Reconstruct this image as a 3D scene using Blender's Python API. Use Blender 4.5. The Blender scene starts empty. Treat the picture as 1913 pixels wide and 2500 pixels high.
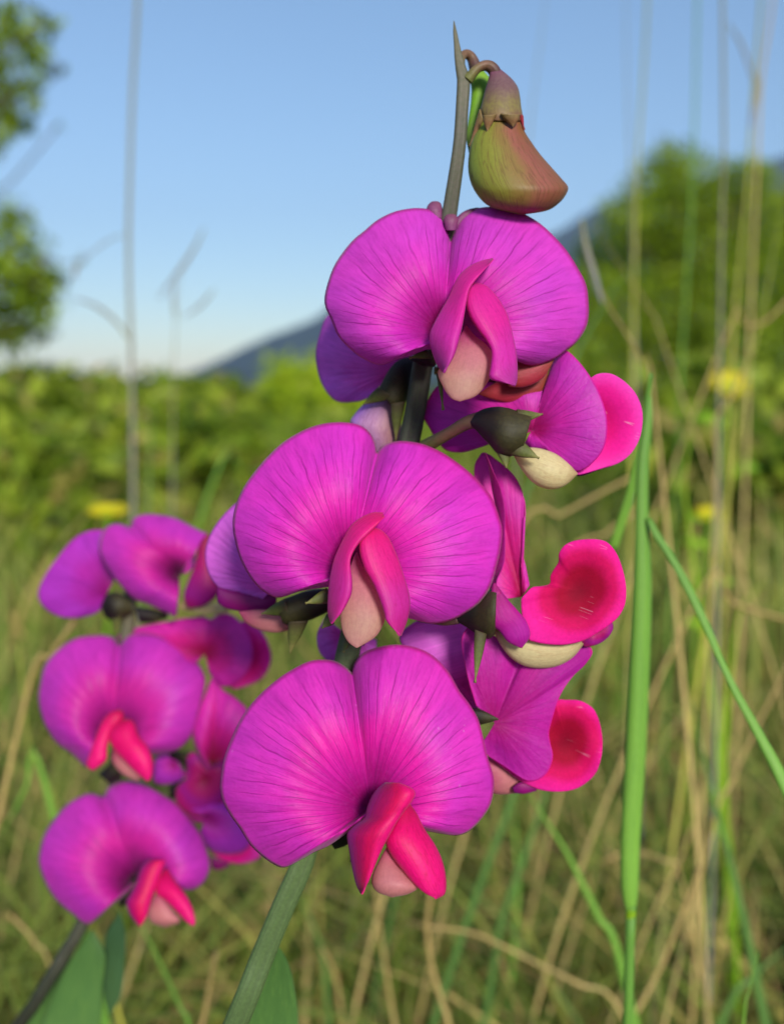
import bpy, math, random
import numpy as np
from mathutils import Vector

# ---------------------------------------------------------------- camera, sky, sun, exposure
sc = bpy.context.scene
W, H, F = 1913.0, 2500.0, 2050.0            # photograph size and focal length in photograph pixels
CAM_Z, PITCH = 0.28, math.radians(8.6)
FOCUS, APERTURE = 0.0915, 0.0020
cam_d = bpy.data.cameras.new('camera')
cam = bpy.data.objects.new('camera', cam_d)
sc.collection.objects.link(cam)
cam.location = (0, 0, CAM_Z)
cam.rotation_euler = (math.pi / 2 - PITCH, 0, 0)
cam_d.sensor_fit = 'VERTICAL'
cam_d.sensor_height = 24.0
cam_d.sensor_width = 36.0
cam_d.lens = 24.0 * F / H
cam_d.clip_start = 0.01
cam_d.clip_end = 20000
cam_d.dof.use_dof = True
cam_d.dof.focus_distance = FOCUS
cam_d.dof.aperture_fstop = cam_d.lens / 1000 / APERTURE
sc.camera = cam

SUN_AZ, SUN_EL = math.radians(162), math.radians(28)      # azimuth clockwise from +Y
world = bpy.data.worlds.new('World')
sc.world = world
world.use_nodes = True
wn = world.node_tree
sky = wn.nodes.new('ShaderNodeTexSky')
sky.sky_type = 'NISHITA'
sky.sun_disc = False
sky.sun_elevation = SUN_EL
sky.sun_rotation = SUN_AZ
sky.altitude = 300
sky.air_density = 1.35
sky.dust_density = 0.6
sky.ozone_density = 4.5
bg = wn.nodes['Background']
bg.inputs['Strength'].default_value = 0.108
wn.links.new(sky.outputs[0], bg.inputs['Color'])

sun_d = bpy.data.lights.new('sun', 'SUN')
sun_d.energy = 4.0
sun_d.angle = math.radians(14.0)
sun_d.color = (1.0, 0.93, 0.82)
sun = bpy.data.objects.new('sun', sun_d)
sc.collection.objects.link(sun)
sdir = Vector((math.sin(SUN_AZ) * math.cos(SUN_EL), math.cos(SUN_AZ) * math.cos(SUN_EL), math.sin(SUN_EL)))
sun.rotation_euler = sdir.to_track_quat('Z', 'Y').to_euler()
sun.location = sdir * 50

sc.view_settings.view_transform = 'Standard'
sc.view_settings.look = 'None'
sc.view_settings.exposure = 0.6
sc.view_settings.gamma = 1.0
sc.view_settings.use_curve_mapping = False
sc.render.engine = 'CYCLES'
sc.cycles.use_denoising = True
sc.cycles.max_bounces = 8
sc.cycles.diffuse_bounces = 3
sc.cycles.transmission_bounces = 4
sc.cycles.sample_clamp_indirect = 4.0

# ---------------------------------------------------------------- helpers
C = sc.collection
rng = random.Random(7)
CP, SP = math.cos(PITCH), math.sin(PITCH)


def unproj(px, py, D):
    """photograph pixel + depth along the optical axis (m) -> world point(s)"""
    px, py, D = np.broadcast_arrays(np.asarray(px, float), np.asarray(py, float), np.asarray(D, float))
    xc = (px - W / 2) / F * D
    yc = -(py - H / 2) / F * D
    return np.stack([xc, D * CP + yc * SP, CAM_Z - D * SP + yc * CP], -1)


CROPS = {'c1': (760, 480, 2.0), 'c2': (1000, 30, 3.7333), 'c3': (480, 1000, 2.0488), 'c4': (500, 1540, 2.2105),
         'c5': (1000, 1050, 2.3617), 'c6': (60, 1200, 1.997), 'd2': (0, 2000, 1.75), 'v': (0, 0, 1 / 1.13869),
         'e3': (0, 1900, 2.1), 'e4': (900, 1950, 1.6584), 'e2': (1400, 900, 2.745)}


def pts(crop, *xy):
    ox, oy, s = CROPS[crop]
    a = np.array(xy, float).reshape(-1, 2)
    return np.stack([ox + a[:, 0] / s, oy + a[:, 1] / s], 1)


def spline(P, n, closed=False):
    """Catmull-Rom through P, resampled to n points at equal arc length (works in any dimension; arc length on first two)"""
    P = np.asarray(P, float)
    if closed:
        Q = np.vstack([P[-1:], P, P[:2]])
    else:
        Q = np.vstack([2 * P[:1] - P[1:2], P, 2 * P[-1:] - P[-2:-1]])
    out = []
    for i in range(1, len(Q) - 2):
        t = np.linspace(0, 1, 14, endpoint=False)[:, None]
        p0, p1, p2, p3 = Q[i - 1], Q[i], Q[i + 1], Q[i + 2]
        out.append(0.5 * ((2 * p1) + (-p0 + p2) * t + (2 * p0 - 5 * p1 + 4 * p2 - p3) * t ** 2 + (-p0 + 3 * p1 - 3 * p2 + p3) * t ** 3))
    out.append(Q[len(Q) - 2][None])
    A = np.vstack(out)
    d = np.r_[0, np.cumsum(np.linalg.norm(np.diff(A, axis=0), axis=1))]
    s = np.linspace(0, d[-1], n)
    return np.stack([np.interp(s, d, A[:, k]) for k in range(A.shape[1])], 1)


def tag(o, label=None, cat=None, group=None, kind=None):
    for k, v in (('label', label), ('category', cat), ('group', group), ('kind', kind)):
        if v:
            o[k] = v
    return o


def empty(name, loc, parent=None):
    o = bpy.data.objects.new(name, None)
    o.empty_display_size = 0.01
    C.objects.link(o)
    o.location = Vector(loc) - (parent_loc(parent) if parent else Vector((0, 0, 0)))
    if parent:
        o.parent = parent
    return o


def parent_loc(p):
    v = Vector((0, 0, 0))
    while p is not None:
        v += p.location
        p = p.parent
    return v


def mesh_obj(name, V, Fc, mat, parent=None, uv=None, smooth=True):
    """V in world coordinates; the object gets its parent's location removed"""
    V = np.asarray(V, float).reshape(-1, 3)
    org = np.array(parent_loc(parent)) if parent else np.zeros(3)
    me = bpy.data.meshes.new(name)
    me.from_pydata((V - org).tolist(), [], Fc)
    if smooth:
        me.polygons.foreach_set('use_smooth', [True] * len(me.polygons))
    if uv is not None:
        lay = me.uv_layers.new(name='UVMap')
        idx = np.empty(len(me.loops), dtype=np.int64)
        me.loops.foreach_get('vertex_index', idx)
        lay.data.foreach_set('uv', np.asarray(uv, float)[idx].ravel())
    me.update()
    o = bpy.data.objects.new(name, me)
    C.objects.link(o)
    if mat:
        me.materials.append(mat)
    if parent:
        o.parent = parent
    return o


CAMP = np.array([0, 0, CAM_Z])


def face_cam(V, Fc):
    """flip faces so that they look at the camera on the whole"""
    V = np.asarray(V)
    s = 0
    for f in Fc[::7]:
        a, b, c = V[f[0]], V[f[1]], V[f[2]]
        n = np.cross(b - a, c - a)
        s += np.dot(n, CAMP - a)
    return Fc if s > 0 else [tuple(reversed(f)) for f in Fc]


def thicken(o, t):
    m = o.modifiers.new('thickness', 'SOLIDIFY')
    m.thickness = t
    m.offset = -1
    m.use_even_offset = False
    return o


def grid_faces(nr, nc, wrap=False):
    Fc = []
    for j in range(nr - 1):
        for i in range(nc - 1 if not wrap else nc):
            k = (i + 1) % nc
            Fc.append((j * nc + i, j * nc + k, (j + 1) * nc + k, (j + 1) * nc + i))
    return Fc


def fan(name, parent, mat, anchor, outline, D, base=-2.0, bulge=2.0, rim=2.0, cup=0.0, tx=0.0, ty=0.0, crease=0.0, notch=None,
        cw=0.10, ruffle=0.32, seed=0, closed=False, n=200, m=30, thick=0.00014, split=0.0, corr=1.0):
    """petal spread out from its claw: depth terms in mm towards the camera; outline and anchor in photograph pixels"""
    B = spline(outline, n, closed)
    A = np.asarray(anchor, float).reshape(2)
    R = np.mean(np.linalg.norm(B - A, axis=1))
    t = (np.linspace(0, 1, m) ** 0.85)
    t[0] = 0.002
    Pp = A + (B - A)[None] * t[:, None, None]
    T = np.broadcast_to(t[:, None], Pp.shape[:2])
    S = np.broadcast_to(np.linspace(0, 1, n)[None], Pp.shape[:2])
    u = (Pp[..., 0] - A[0]) / R
    v = (Pp[..., 1] - A[1]) / R
    rad2 = u ** 2 + v ** 2
    d = (base * np.exp(-rad2 / .45) if closed else base * (1 - T) ** 2) + bulge * np.sin(np.pi * T ** 0.9) - rim * T ** 4 + cup * (rad2 if closed else T ** 2) + tx * u + ty * v
    if notch is not None:
        nv = (np.asarray(notch, float).reshape(2) - A)
        L = np.linalg.norm(nv)
        nv = nv / L
        along = (u * nv[0] + v * nv[1])
        side = (u * nv[1] - v * nv[0])
        on = 1 / (1 + np.exp(-(along - 0.05) * 9))
        d = d - crease * np.exp(-np.abs(side) / cw) * on * (0.35 + 0.65 * T) - split * np.tanh(side / 0.15) * T
    r = random.Random(seed + 11)
    for k in range(4):
        fr, ph, am = r.uniform(2, 7), r.uniform(0, 6.28), r.uniform(0.4, 1) * ruffle
        d = d + am * 0.5 * np.sin(fr * 2 * math.pi * S + ph) * T ** 2.5
        a1, a2, p2 = r.uniform(-4, 4), r.uniform(-4, 4), r.uniform(0, 6.28)
        d = d + am * 0.25 * np.sin(a1 * u + a2 * v + p2)
    for k in range(0 if closed else 5):
        d = d + 0.034 * corr * np.sin(r.uniform(12, 34) * 2 * math.pi * S + r.uniform(0, 6.28) + 1.5 * np.sin(3 * T + k)) * T * (1.1 - T) * 2.2
    V = unproj(Pp[..., 0], Pp[..., 1], D - d * 1e-3)
    Tc = .35 * T + .65 * np.minimum(1, np.sqrt(rad2) * .92) if closed else T
    uv = np.stack([S, Tc], -1).reshape(-1, 2)
    if closed:
        V, uv, n = V[:, :-1], np.stack([.5 + .35 * v + .1 * u, Tc], -1)[:, :-1].reshape(-1, 2), n - 1
    Fc = grid_faces(m, n, closed)
    V = V.reshape(-1, 3)
    if closed:
        V = np.vstack([V[n:], V[:n].mean(0)])
        uv = np.vstack([uv[n:], uv[:n].mean(0)])
        Fc = [tuple(k - n for k in f) for f in Fc[n:]] + [(len(V) - 1, (i + 1) % n, i) for i in range(n)]
    o = mesh_obj(name, V, face_cam(V, Fc), mat, parent, uv)
    return thicken(o, thick)


def patch(name, parent, mat, L, Rr, D, ratio=0.5, closed=False, back=None, dl=0.0, dr=0.0, tilt=0.0, n=40, m=15, thick=0.00014, skew=0.5):
    """petal or body between two rails (photograph pixels); rounded towards the camera by ratio * half width.
    dl, dr: mm towards the camera of the rails; tilt: mm towards the camera gained from start to end"""
    a = spline(L, n)
    b = spline(Rr, n)
    D = np.broadcast_to(np.asarray(D, float), (2,)) if np.ndim(D) else np.array([D, D], float)
    Dn = np.linspace(D[0], D[1], n)
    wid = np.linalg.norm(a - b, axis=1) / F * Dn
    mm = m if not closed else 2 * m - 2
    th = np.linspace(0, math.pi, m) if not closed else np.linspace(0, 2 * math.pi, mm, endpoint=False)
    al = 0.5 - 0.5 * np.cos(th)
    if skew != 0.5:
        al = np.where(al <= 1, al ** (math.log(skew) / math.log(0.5)), al)
    si = np.sin(th)
    k = np.where(si >= 0, ratio, ratio if back is None else back)
    Pp = a[:, None] * (1 - al)[None, :, None] + b[:, None] * al[None, :, None]
    t = np.linspace(0, 1, n)
    dep = (wid / 2)[:, None] * (k * si)[None] + (dl * (1 - al) + dr * al)[None] * 1e-3 + tilt * 1e-3 * t[:, None]
    V = unproj(Pp[..., 0], Pp[..., 1], Dn[:, None] - dep).reshape(-1, 3)
    uv = np.stack([np.broadcast_to(al[None], (n, mm)), np.broadcast_to(t[:, None], (n, mm))], -1).reshape(-1, 2)
    Fc = grid_faces(n, mm, closed)
    if closed:
        Fc = Fc + [tuple(range(mm))[::-1], tuple((n - 1) * mm + i for i in range(mm))]
        # outward orientation: front half must face the camera
        fr = [f for f in Fc[:-2] if si[f[0] % mm] > 0.3]
        if face_cam(V, fr) is not fr:
            Fc = [tuple(reversed(f)) for f in Fc]
        return mesh_obj(name, V, Fc, mat, parent, uv)
    o = mesh_obj(name, V, face_cam(V, Fc), mat, parent, uv)
    return thicken(o, thick) if thick else o


def tube_world(P, R, nside=12, flat=1.0):
    """P (n,3) world path, R radii (m): vertices, faces, uv"""
    P = np.asarray(P, float)
    n = len(P)
    R = np.broadcast_to(np.asarray(R, float), (n,))
    T = np.gradient(P, axis=0)
    T /= np.linalg.norm(T, axis=1)[:, None] + 1e-12
    ref = np.array([0, 1.0, 0.0])
    V = []
    for i in range(n):
        x = np.cross(ref, T[i])
        if np.linalg.norm(x) < 1e-4:
            x = np.cross(np.array([1.0, 0, 0]), T[i])
        x /= np.linalg.norm(x)
        y = np.cross(T[i], x)
        a = np.linspace(0, 2 * math.pi, nside, endpoint=False)
        V.append(P[i] + R[i] * (np.cos(a)[:, None] * x + flat * np.sin(a)[:, None] * y))
    V = np.vstack(V)
    Fc = grid_faces(n, nside, True) + [tuple(range(nside))[::-1], tuple((n - 1) * nside + i for i in range(nside))]
    ang = np.tile(np.linspace(0, 1, nside), n)
    al = np.repeat(np.linspace(0, 1, n), nside)
    return V, Fc, np.stack([ang, al], 1)


def tube(name, parent, mat, path, D, rad, n=None, nside=12, flat=1.0):
    """path in photograph pixels, depth D (one or per point), radius in photograph pixels (one or per point)"""
    path = np.asarray(path, float)
    k = len(path)
    D = np.broadcast_to(np.asarray(D, float), (k,))
    rad = np.broadcast_to(np.asarray(rad, float), (k,))
    q = spline(np.column_stack([path, D * 1e4, rad]), n or max(12, 6 * k))
    P = unproj(q[:, 0], q[:, 1], q[:, 2] / 1e4)
    V, Fc, uv = tube_world(P, np.maximum(q[:, 3], 0.2) / F * q[:, 2] / 1e4, nside, flat)
    return mesh_obj(name, V, Fc, mat, parent, uv)


# ---------------------------------------------------------------- materials
def lin(r, g, b):
    f = lambda c: c / 12.92 if c <= 0.04045 else ((c + 0.055) / 1.055) ** 2.4
    return (f(r / 255), f(g / 255), f(b / 255), 1)


class NT:
    def __init__(s, name):
        s.m = bpy.data.materials.new(name)
        s.m.use_nodes = True
        s.t = s.m.node_tree
        s.t.nodes.clear()
        s.out = s.t.nodes.new('ShaderNodeOutputMaterial')

    def n(s, typ, **kw):
        nd = s.t.nodes.new(typ)
        for k, v in kw.items():
            if k.startswith('i_'):
                key = k[2:]
                key = int(key) if key.isdigit() else key.replace('_', ' ')
                s.set(nd.inputs[key], v)
            else:
                setattr(nd, k, v)
        return nd

    def set(s, sock, v):
        if isinstance(v, bpy.types.NodeSocket):
            s.t.links.new(v, sock)
        else:
            sock.default_value = v

    def math(s, op, a, b=0.0, c=0.0, clamp=False):
        nd = s.n('ShaderNodeMath', operation=op, use_clamp=clamp)
        s.set(nd.inputs[0], a); s.set(nd.inputs[1], b); s.set(nd.inputs[2], c)
        return nd.outputs[0]

    def mix(s, f, a, b, blend='MIX'):
        nd = s.n('ShaderNodeMix', data_type='RGBA', blend_type=blend)
        s.set(nd.inputs[0], f); s.set(nd.inputs[6], a); s.set(nd.inputs[7], b)
        return nd.outputs[2]

    def ramp(s, f, stops, interp='LINEAR'):
        nd = s.n('ShaderNodeValToRGB')
        cr = nd.color_ramp
        cr.interpolation = interp
        while len(cr.elements) < len(stops):
            cr.elements.new(0.5)
        for e, (p, c) in zip(cr.elements, stops):
            e.position = p
            e.color = c if len(c) == 4 else (*c, 1)
        s.set(nd.inputs[0], f)
        return nd.outputs[0]

    def smooth(s, f, a, b):
        nd = s.n('ShaderNodeMapRange', interpolation_type='SMOOTHSTEP')
        s.set(nd.inputs[0], f); s.set(nd.inputs[1], a); s.set(nd.inputs[2], b)
        return nd.outputs[0]

    def noise(s, vec, scale, detail=2, rough=0.5):
        nd = s.n('ShaderNodeTexNoise')
        s.set(nd.inputs['Vector'], vec)
        nd.inputs['Scale'].default_value = scale
        nd.inputs['Detail'].default_value = detail
        nd.inputs['Roughness'].default_value = rough
        return nd

    def xyz(s, x, y, z=0.0):
        nd = s.n('ShaderNodeCombineXYZ')
        s.set(nd.inputs[0], x); s.set(nd.inputs[1], y); s.set(nd.inputs[2], z)
        return nd.outputs[0]

    def finish(s, col, rough=0.5, spec=0.3, transl=0.0, tcol=None, bump=None, bstr=0.3, bdist=0.0002, sheen=0.0):
        p = s.n('ShaderNodeBsdfPrincipled')
        s.set(p.inputs['Base Color'], col)
        s.set(p.inputs['Roughness'], rough)
        s.set(p.inputs['Specular IOR Level'], spec)
        if sheen:
            p.inputs['Sheen Weight'].default_value = sheen
            p.inputs['Sheen Roughness'].default_value = 0.4
        sh = p.outputs[0]
        if bump is not None:
            b = s.n('ShaderNodeBump')
            b.inputs['Strength'].default_value = bstr
            b.inputs['Distance'].default_value = bdist
            s.set(b.inputs['Height'], bump)
            s.t.links.new(b.outputs[0], p.inputs['Normal'])
        if transl > 0:
            t = s.n('ShaderNodeBsdfTranslucent')
            s.set(t.inputs[0], tcol if tcol is not None else col)
            mx = s.n('ShaderNodeMixShader')
            mx.inputs[0].default_value = transl
            s.t.links.new(sh, mx.inputs[1]); s.t.links.new(t.outputs[0], mx.inputs[2])
            sh = mx.outputs[0]
        s.t.links.new(sh, s.out.inputs['Surface'])
        return s.m


def petal_material(name, outer, mid, base, vein, rimc, seed=0.0, K=30, vstr=0.7, transl=0.38, p_base=0.44, p_out=0.75, specks=0.0):
    s = NT(name)
    uv = s.n('ShaderNodeUVMap').outputs[0]
    sp = s.n('ShaderNodeSeparateXYZ')
    s.set(sp.inputs[0], uv)
    S, T = sp.outputs[0], sp.outputs[1]
    obj = s.n('ShaderNodeTexCoord').outputs['Object']
    blot = s.noise(obj, 160, 3).outputs[0]
    tt = s.math('ADD', T, s.math('MULTIPLY', s.math('SUBTRACT', blot, 0.5), 0.30))
    col = s.ramp(tt, [(0.06, base), (p_base, mid), (p_out, outer), (1.0, outer)], 'EASE')
    patchy = s.smooth(s.noise(obj, 85, 3, .55).outputs[0], 0.38, 0.62)
    col = s.mix(s.math('MULTIPLY', patchy, .38), col, s.mix(1.0, col, (.72, .9, 1.0, 1), 'MULTIPLY'))
    ray = s.noise(s.xyz(s.math('MULTIPLY', S, K * .8), s.math('MULTIPLY', T, 1.4), seed + 21), 1.0, 2).outputs[0]
    col = s.mix(s.math('MULTIPLY', s.smooth(ray, 0.45, 0.7), .38), col, s.mix(1.0, col, (.62, .5, .70, 1), 'MULTIPLY'))
    # wandering, forking veins that fan out from the claw
    wob = s.noise(obj, 260, 2).outputs[0]
    sw = s.math('ADD', S, s.math('MULTIPLY', s.math('SUBTRACT', wob, 0.5), 0.010))
    lowf = s.noise(s.xyz(s.math('MULTIPLY', S, K * .45), s.math('MULTIPLY', T, 0.9), seed), 1.0, 1).outputs[0]
    x1 = s.math('ADD', s.math('MULTIPLY', sw, K * 1.5), s.math('MULTIPLY', lowf, 2.3))
    l1 = s.smooth(s.math('ABSOLUTE', s.math('SUBTRACT', s.math('FRACT', x1), 0.5)), 0.095, 0.0)
    keep = s.smooth(s.noise(s.xyz(s.math('MULTIPLY', S, K * .9), s.math('MULTIPLY', T, 2.6), seed + 3), 1.0, 1).outputs[0], 0.30, 0.52)
    l1 = s.math('MULTIPLY', l1, keep)
    v2 = s.noise(s.xyz(s.math('MULTIPLY', sw, K * 3.2), s.math('MULTIPLY', T, 1.6), seed + 5), 1.0, 1).outputs[0]
    l2 = s.smooth(s.math('ABSOLUTE', s.math('SUBTRACT', v2, 0.5)), 0.022, 0.0)
    v3 = s.noise(s.xyz(s.math('MULTIPLY', sw, K * 7), s.math('MULTIPLY', T, 9.0), seed + 9), 1.0, 2).outputs[0]
    fade = s.math('MULTIPLY', s.smooth(T, 0.03, 0.22), s.smooth(T, 1.0, 0.72))
    f1 = s.math('MULTIPLY', s.math('MULTIPLY', l1, fade), vstr)
    f2 = s.math('MULTIPLY', s.math('MULTIPLY', l2, s.smooth(T, 0.98, 0.55)), vstr * 0.5)
    f = s.math('MAXIMUM', f1, f2)
    col = s.mix(s.math('MULTIPLY', s.smooth(v3, 0.35, 0.75), 0.20), col, vein)
    col = s.mix(f, col, vein)
    col = s.mix(s.math('MULTIPLY', s.smooth(T, 0.968, 0.996), 0.75), col, rimc)
    if specks:
        vo = s.n('ShaderNodeTexVoronoi', feature='F1')
        s.set(vo.inputs['Vector'], obj)
        vo.inputs['Scale'].default_value = 900
        sp1 = s.smooth(vo.outputs['Distance'], 0.22, 0.10)
        area = s.smooth(s.noise(obj, 130, 2).outputs[0], 0.56, 0.68)
        area = s.math('MULTIPLY', area, s.smooth(T, .45, .75))
        col = s.mix(s.math('MULTIPLY', s.math('MULTIPLY', sp1, area), specks), col, lin(235, 190, 235))
    cell = s.noise(obj, 2400, 2).outputs[0]
    col = s.mix(s.math('MULTIPLY', s.smooth(cell, 0.45, 0.75), 0.06), col, lin(240, 110, 225))
    h = s.math('ADD', s.math('ADD', s.math('MULTIPLY', f, -0.8), s.math('MULTIPLY', v3, 0.8)), s.math('ADD', s.math('MULTIPLY', cell, 0.7), s.math('MULTIPLY', ray, 2.0)))
    return s.finish(col, 0.5, 0.28, transl, None, h, 0.22, 0.0003, 0.1)


def soft_material(name, stops, axis=1, noise_scale=300, rough=0.5, spec=0.3, transl=0.3, streak=None, skin=0.0, wob=0.25, bstr=0.25, scratch=0.0):
    """colour along (axis 1) or across (axis 0) a petal, with mottling and fine streaks"""
    s = NT(name)
    uv = s.n('ShaderNodeUVMap').outputs[0]
    sp = s.n('ShaderNodeSeparateXYZ')
    s.set(sp.inputs[0], uv)
    obj = s.n('ShaderNodeTexCoord').outputs['Object']
    nz = s.noise(obj, noise_scale, 3).outputs[0]
    t = s.math('ADD', sp.outputs[axis], s.math('MULTIPLY', s.math('SUBTRACT', nz, 0.5), wob))
    col = s.ramp(t, stops, 'EASE')
    st = s.noise(s.xyz(s.math('MULTIPLY', sp.outputs[0], 22), s.math('MULTIPLY', sp.outputs[1], 3.0), 1.7), 1.0, 2).outputs[0]
    if streak is not None:
        ln = s.smooth(s.math('ABSOLUTE', s.math('SUBTRACT', st, 0.5)), 0.05, 0.0)
        col = s.mix(s.math('MULTIPLY', ln, 0.45), col, streak)
    fine = s.noise(obj, 2600, 2).outputs[0]
    col = s.mix(s.math('MULTIPLY', s.smooth(fine, 0.3, 0.7), 0.12 + skin), col, tuple(c * 0.45 for c in stops[0][1][:3]) + (1,))
    if scratch:
        so = s.n('ShaderNodeSeparateXYZ')
        s.set(so.inputs[0], obj)
        tilted = s.math('ADD', so.outputs[2], s.math('MULTIPLY', so.outputs[0], .3))
        sn = s.noise(s.xyz(s.math('MULTIPLY', so.outputs[0], 70), s.math('MULTIPLY', tilted, 1500), 0.3), 1.0, 0).outputs[0]
        sl = s.smooth(s.math('ABSOLUTE', s.math('SUBTRACT', sn, 0.5)), 0.022, 0.0)
        sa = s.smooth(s.noise(obj, 330, 1).outputs[0], 0.63, 0.70)
        col = s.mix(s.math('MULTIPLY', s.math('MULTIPLY', sl, sa), scratch), col, lin(245, 190, 220))
    h = s.math('ADD', s.math('MULTIPLY', st, 0.8), s.math('MULTIPLY', fine, 0.5))
    return s.finish(col, rough, spec, transl, None, h, bstr, 0.0002, 0.1 if transl > 0.1 else 0.0)


VEIN = lin(138, 4, 118)
RIM = lin(215, 25, 150)
M_BAN_A = petal_material('banner_upper', lin(226, 68, 206), lin(228, 42, 190), lin(150, 8, 95), VEIN, RIM, 1.3, 30)
M_BAN_B = petal_material('banner_middle', lin(232, 56, 204), lin(236, 36, 186), lin(172, 8, 105), VEIN, RIM, 4.1, 32)
M_BAN_C = petal_material('banner_lower', lin(232, 56, 198), lin(238, 32, 176), lin(168, 5, 110), VEIN, RIM, 7.7, 34, specks=0.5)
M_BAN_S = petal_material('banner_side', lin(218, 50, 190), lin(222, 38, 175), lin(180, 10, 105), VEIN, RIM, 2.2, 26, 0.5)
M_BAN_R = petal_material('banner_rear', lin(232, 112, 228), lin(236, 92, 214), lin(225, 46, 165), lin(105, 10, 130), lin(185, 40, 180), 9.2, 24, 0.5)
M_BAN_D = petal_material('banner_dark', lin(205, 34, 168), lin(198, 26, 150), lin(175, 10, 120), VEIN, lin(225, 30, 150), 3.4, 24, 0.3)
M_BAN_P = petal_material('banner_pink', lin(234, 48, 182), lin(232, 32, 150), lin(195, 14, 85), VEIN, RIM, 8.8, 24, 0.45)
M_BAN_2 = petal_material('banner_second', lin(216, 56, 195), lin(220, 40, 165), lin(110, 4, 80), VEIN, RIM, 5.5, 24, 0.3, p_base=.42, p_out=.8)
M_BAN_2R = petal_material('banner_second_rear', lin(204, 60, 206), lin(200, 44, 182), lin(165, 12, 125), VEIN, RIM, 6.5, 24, 0.3)
M_WING_P = soft_material('wing_pink', [(0.0, lin(225, 40, 160)), (0.35, lin(232, 40, 165)), (0.7, lin(222, 50, 180)), (1.0, lin(195, 62, 165))], streak=lin(190, 20, 130), transl=.42)
M_WING_M = soft_material('wing_magenta', [(0.0, lin(240, 30, 130)), (0.35, lin(235, 35, 150)), (0.7, lin(215, 45, 165)), (1.0, lin(212, 45, 150))], streak=lin(190, 15, 110), transl=.42)
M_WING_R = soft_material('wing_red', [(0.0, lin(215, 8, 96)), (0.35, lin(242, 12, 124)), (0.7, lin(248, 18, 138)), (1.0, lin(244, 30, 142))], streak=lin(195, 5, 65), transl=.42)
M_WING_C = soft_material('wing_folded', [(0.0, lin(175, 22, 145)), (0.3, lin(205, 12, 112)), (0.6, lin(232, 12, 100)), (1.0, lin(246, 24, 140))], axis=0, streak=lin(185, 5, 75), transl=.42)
M_WING_V = soft_material('wing_violet', [(0.0, lin(150, 10, 70)), (0.45, lin(180, 15, 110)), (0.8, lin(165, 25, 140)), (1.0, lin(185, 25, 120))])
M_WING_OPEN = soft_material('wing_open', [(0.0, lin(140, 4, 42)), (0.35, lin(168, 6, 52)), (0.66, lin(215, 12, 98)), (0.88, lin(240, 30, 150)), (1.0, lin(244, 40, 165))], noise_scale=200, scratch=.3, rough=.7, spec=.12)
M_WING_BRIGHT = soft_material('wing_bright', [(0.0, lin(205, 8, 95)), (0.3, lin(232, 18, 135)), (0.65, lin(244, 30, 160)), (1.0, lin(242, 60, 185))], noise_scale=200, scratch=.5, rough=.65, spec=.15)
M_WING_DARK = soft_material('wing_dark', [(0.0, lin(125, 10, 110)), (0.5, lin(150, 12, 115)), (1.0, lin(130, 8, 110))])
M_KEEL = soft_material('keel_pale', [(0.0, lin(200, 60, 140)), (0.35, lin(222, 142, 156)), (0.7, lin(214, 168, 150)), (1.0, lin(222, 165, 160))], streak=lin(205, 140, 140), transl=0.5)
M_KEEL_P = soft_material('keel_pink', [(0.0, lin(190, 80, 120)), (0.5, lin(208, 130, 135)), (1.0, lin(205, 135, 135))], transl=0.35)
M_KEEL_C = soft_material('keel_cream', [(0.0, lin(196, 165, 130)), (0.3, lin(226, 212, 160)), (0.75, lin(222, 205, 155)), (1.0, lin(190, 165, 120))], streak=lin(200, 165, 120), transl=0.35)
M_KEEL_MAUVE = soft_material('keel_mauve', [(0.0, lin(185, 130, 215)), (0.35, lin(190, 140, 185)), (0.8, lin(180, 130, 130)), (1.0, lin(170, 120, 120))], axis=0, streak=lin(140, 80, 120))  # lit left side painted into the colour: pale mauve, then brownish pink
M_CALYX = soft_material('calyx', [(0.0, lin(26, 15, 22)), (0.35, lin(30, 22, 20)), (0.65, lin(54, 50, 26)), (1.0, lin(62, 58, 30))], transl=0.06, noise_scale=420, skin=0.2, rough=0.6)
M_TOOTH = soft_material('calyx_tooth', [(0.0, lin(72, 62, 40)), (0.5, lin(92, 100, 46)), (1.0, lin(130, 125, 70))], transl=0.1, noise_scale=500, skin=0.15, rough=0.6)
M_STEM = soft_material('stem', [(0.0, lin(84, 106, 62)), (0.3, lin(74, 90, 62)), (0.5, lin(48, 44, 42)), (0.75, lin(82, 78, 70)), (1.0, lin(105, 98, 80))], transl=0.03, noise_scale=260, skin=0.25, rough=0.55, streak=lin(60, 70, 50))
M_SPIKE = soft_material('spike', [(0.0, lin(104, 100, 84)), (0.6, lin(110, 105, 88)), (1.0, lin(96, 82, 70))], transl=0.03, noise_scale=900, skin=0.35, rough=0.6)
M_PEDICEL = soft_material('pedicel', [(0.0, lin(110, 112, 60)), (0.5, lin(118, 84, 66)), (1.0, lin(80, 50, 56))], transl=0.05, skin=0.2, wob=0.4)
M_NUB = soft_material('nub', [(0.0, lin(128, 62, 112)), (1.0, lin(120, 66, 90))], transl=0.05, skin=0.2)
M_BUD = soft_material('bud', [(0.0, lin(128, 146, 46)), (0.25, lin(132, 132, 50)), (0.52, lin(132, 106, 54)), (0.74, lin(146, 84, 72)), (0.88, lin(138, 80, 62)), (1.0, lin(134, 82, 44))], axis=0, streak=lin(96, 58, 38), transl=0.15, noise_scale=170, wob=.5)
M_BUD_G = soft_material('bud_green', [(0.0, lin(128, 165, 50)), (0.5, lin(120, 172, 42)), (1.0, lin(110, 130, 60))], transl=0.2)
M_BUD_R = soft_material('bud_red', [(0.0, lin(150, 46, 50)), (0.5, lin(165, 40, 62)), (1.0, lin(140, 70, 50))], transl=0.2, streak=lin(120, 30, 40))
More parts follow.
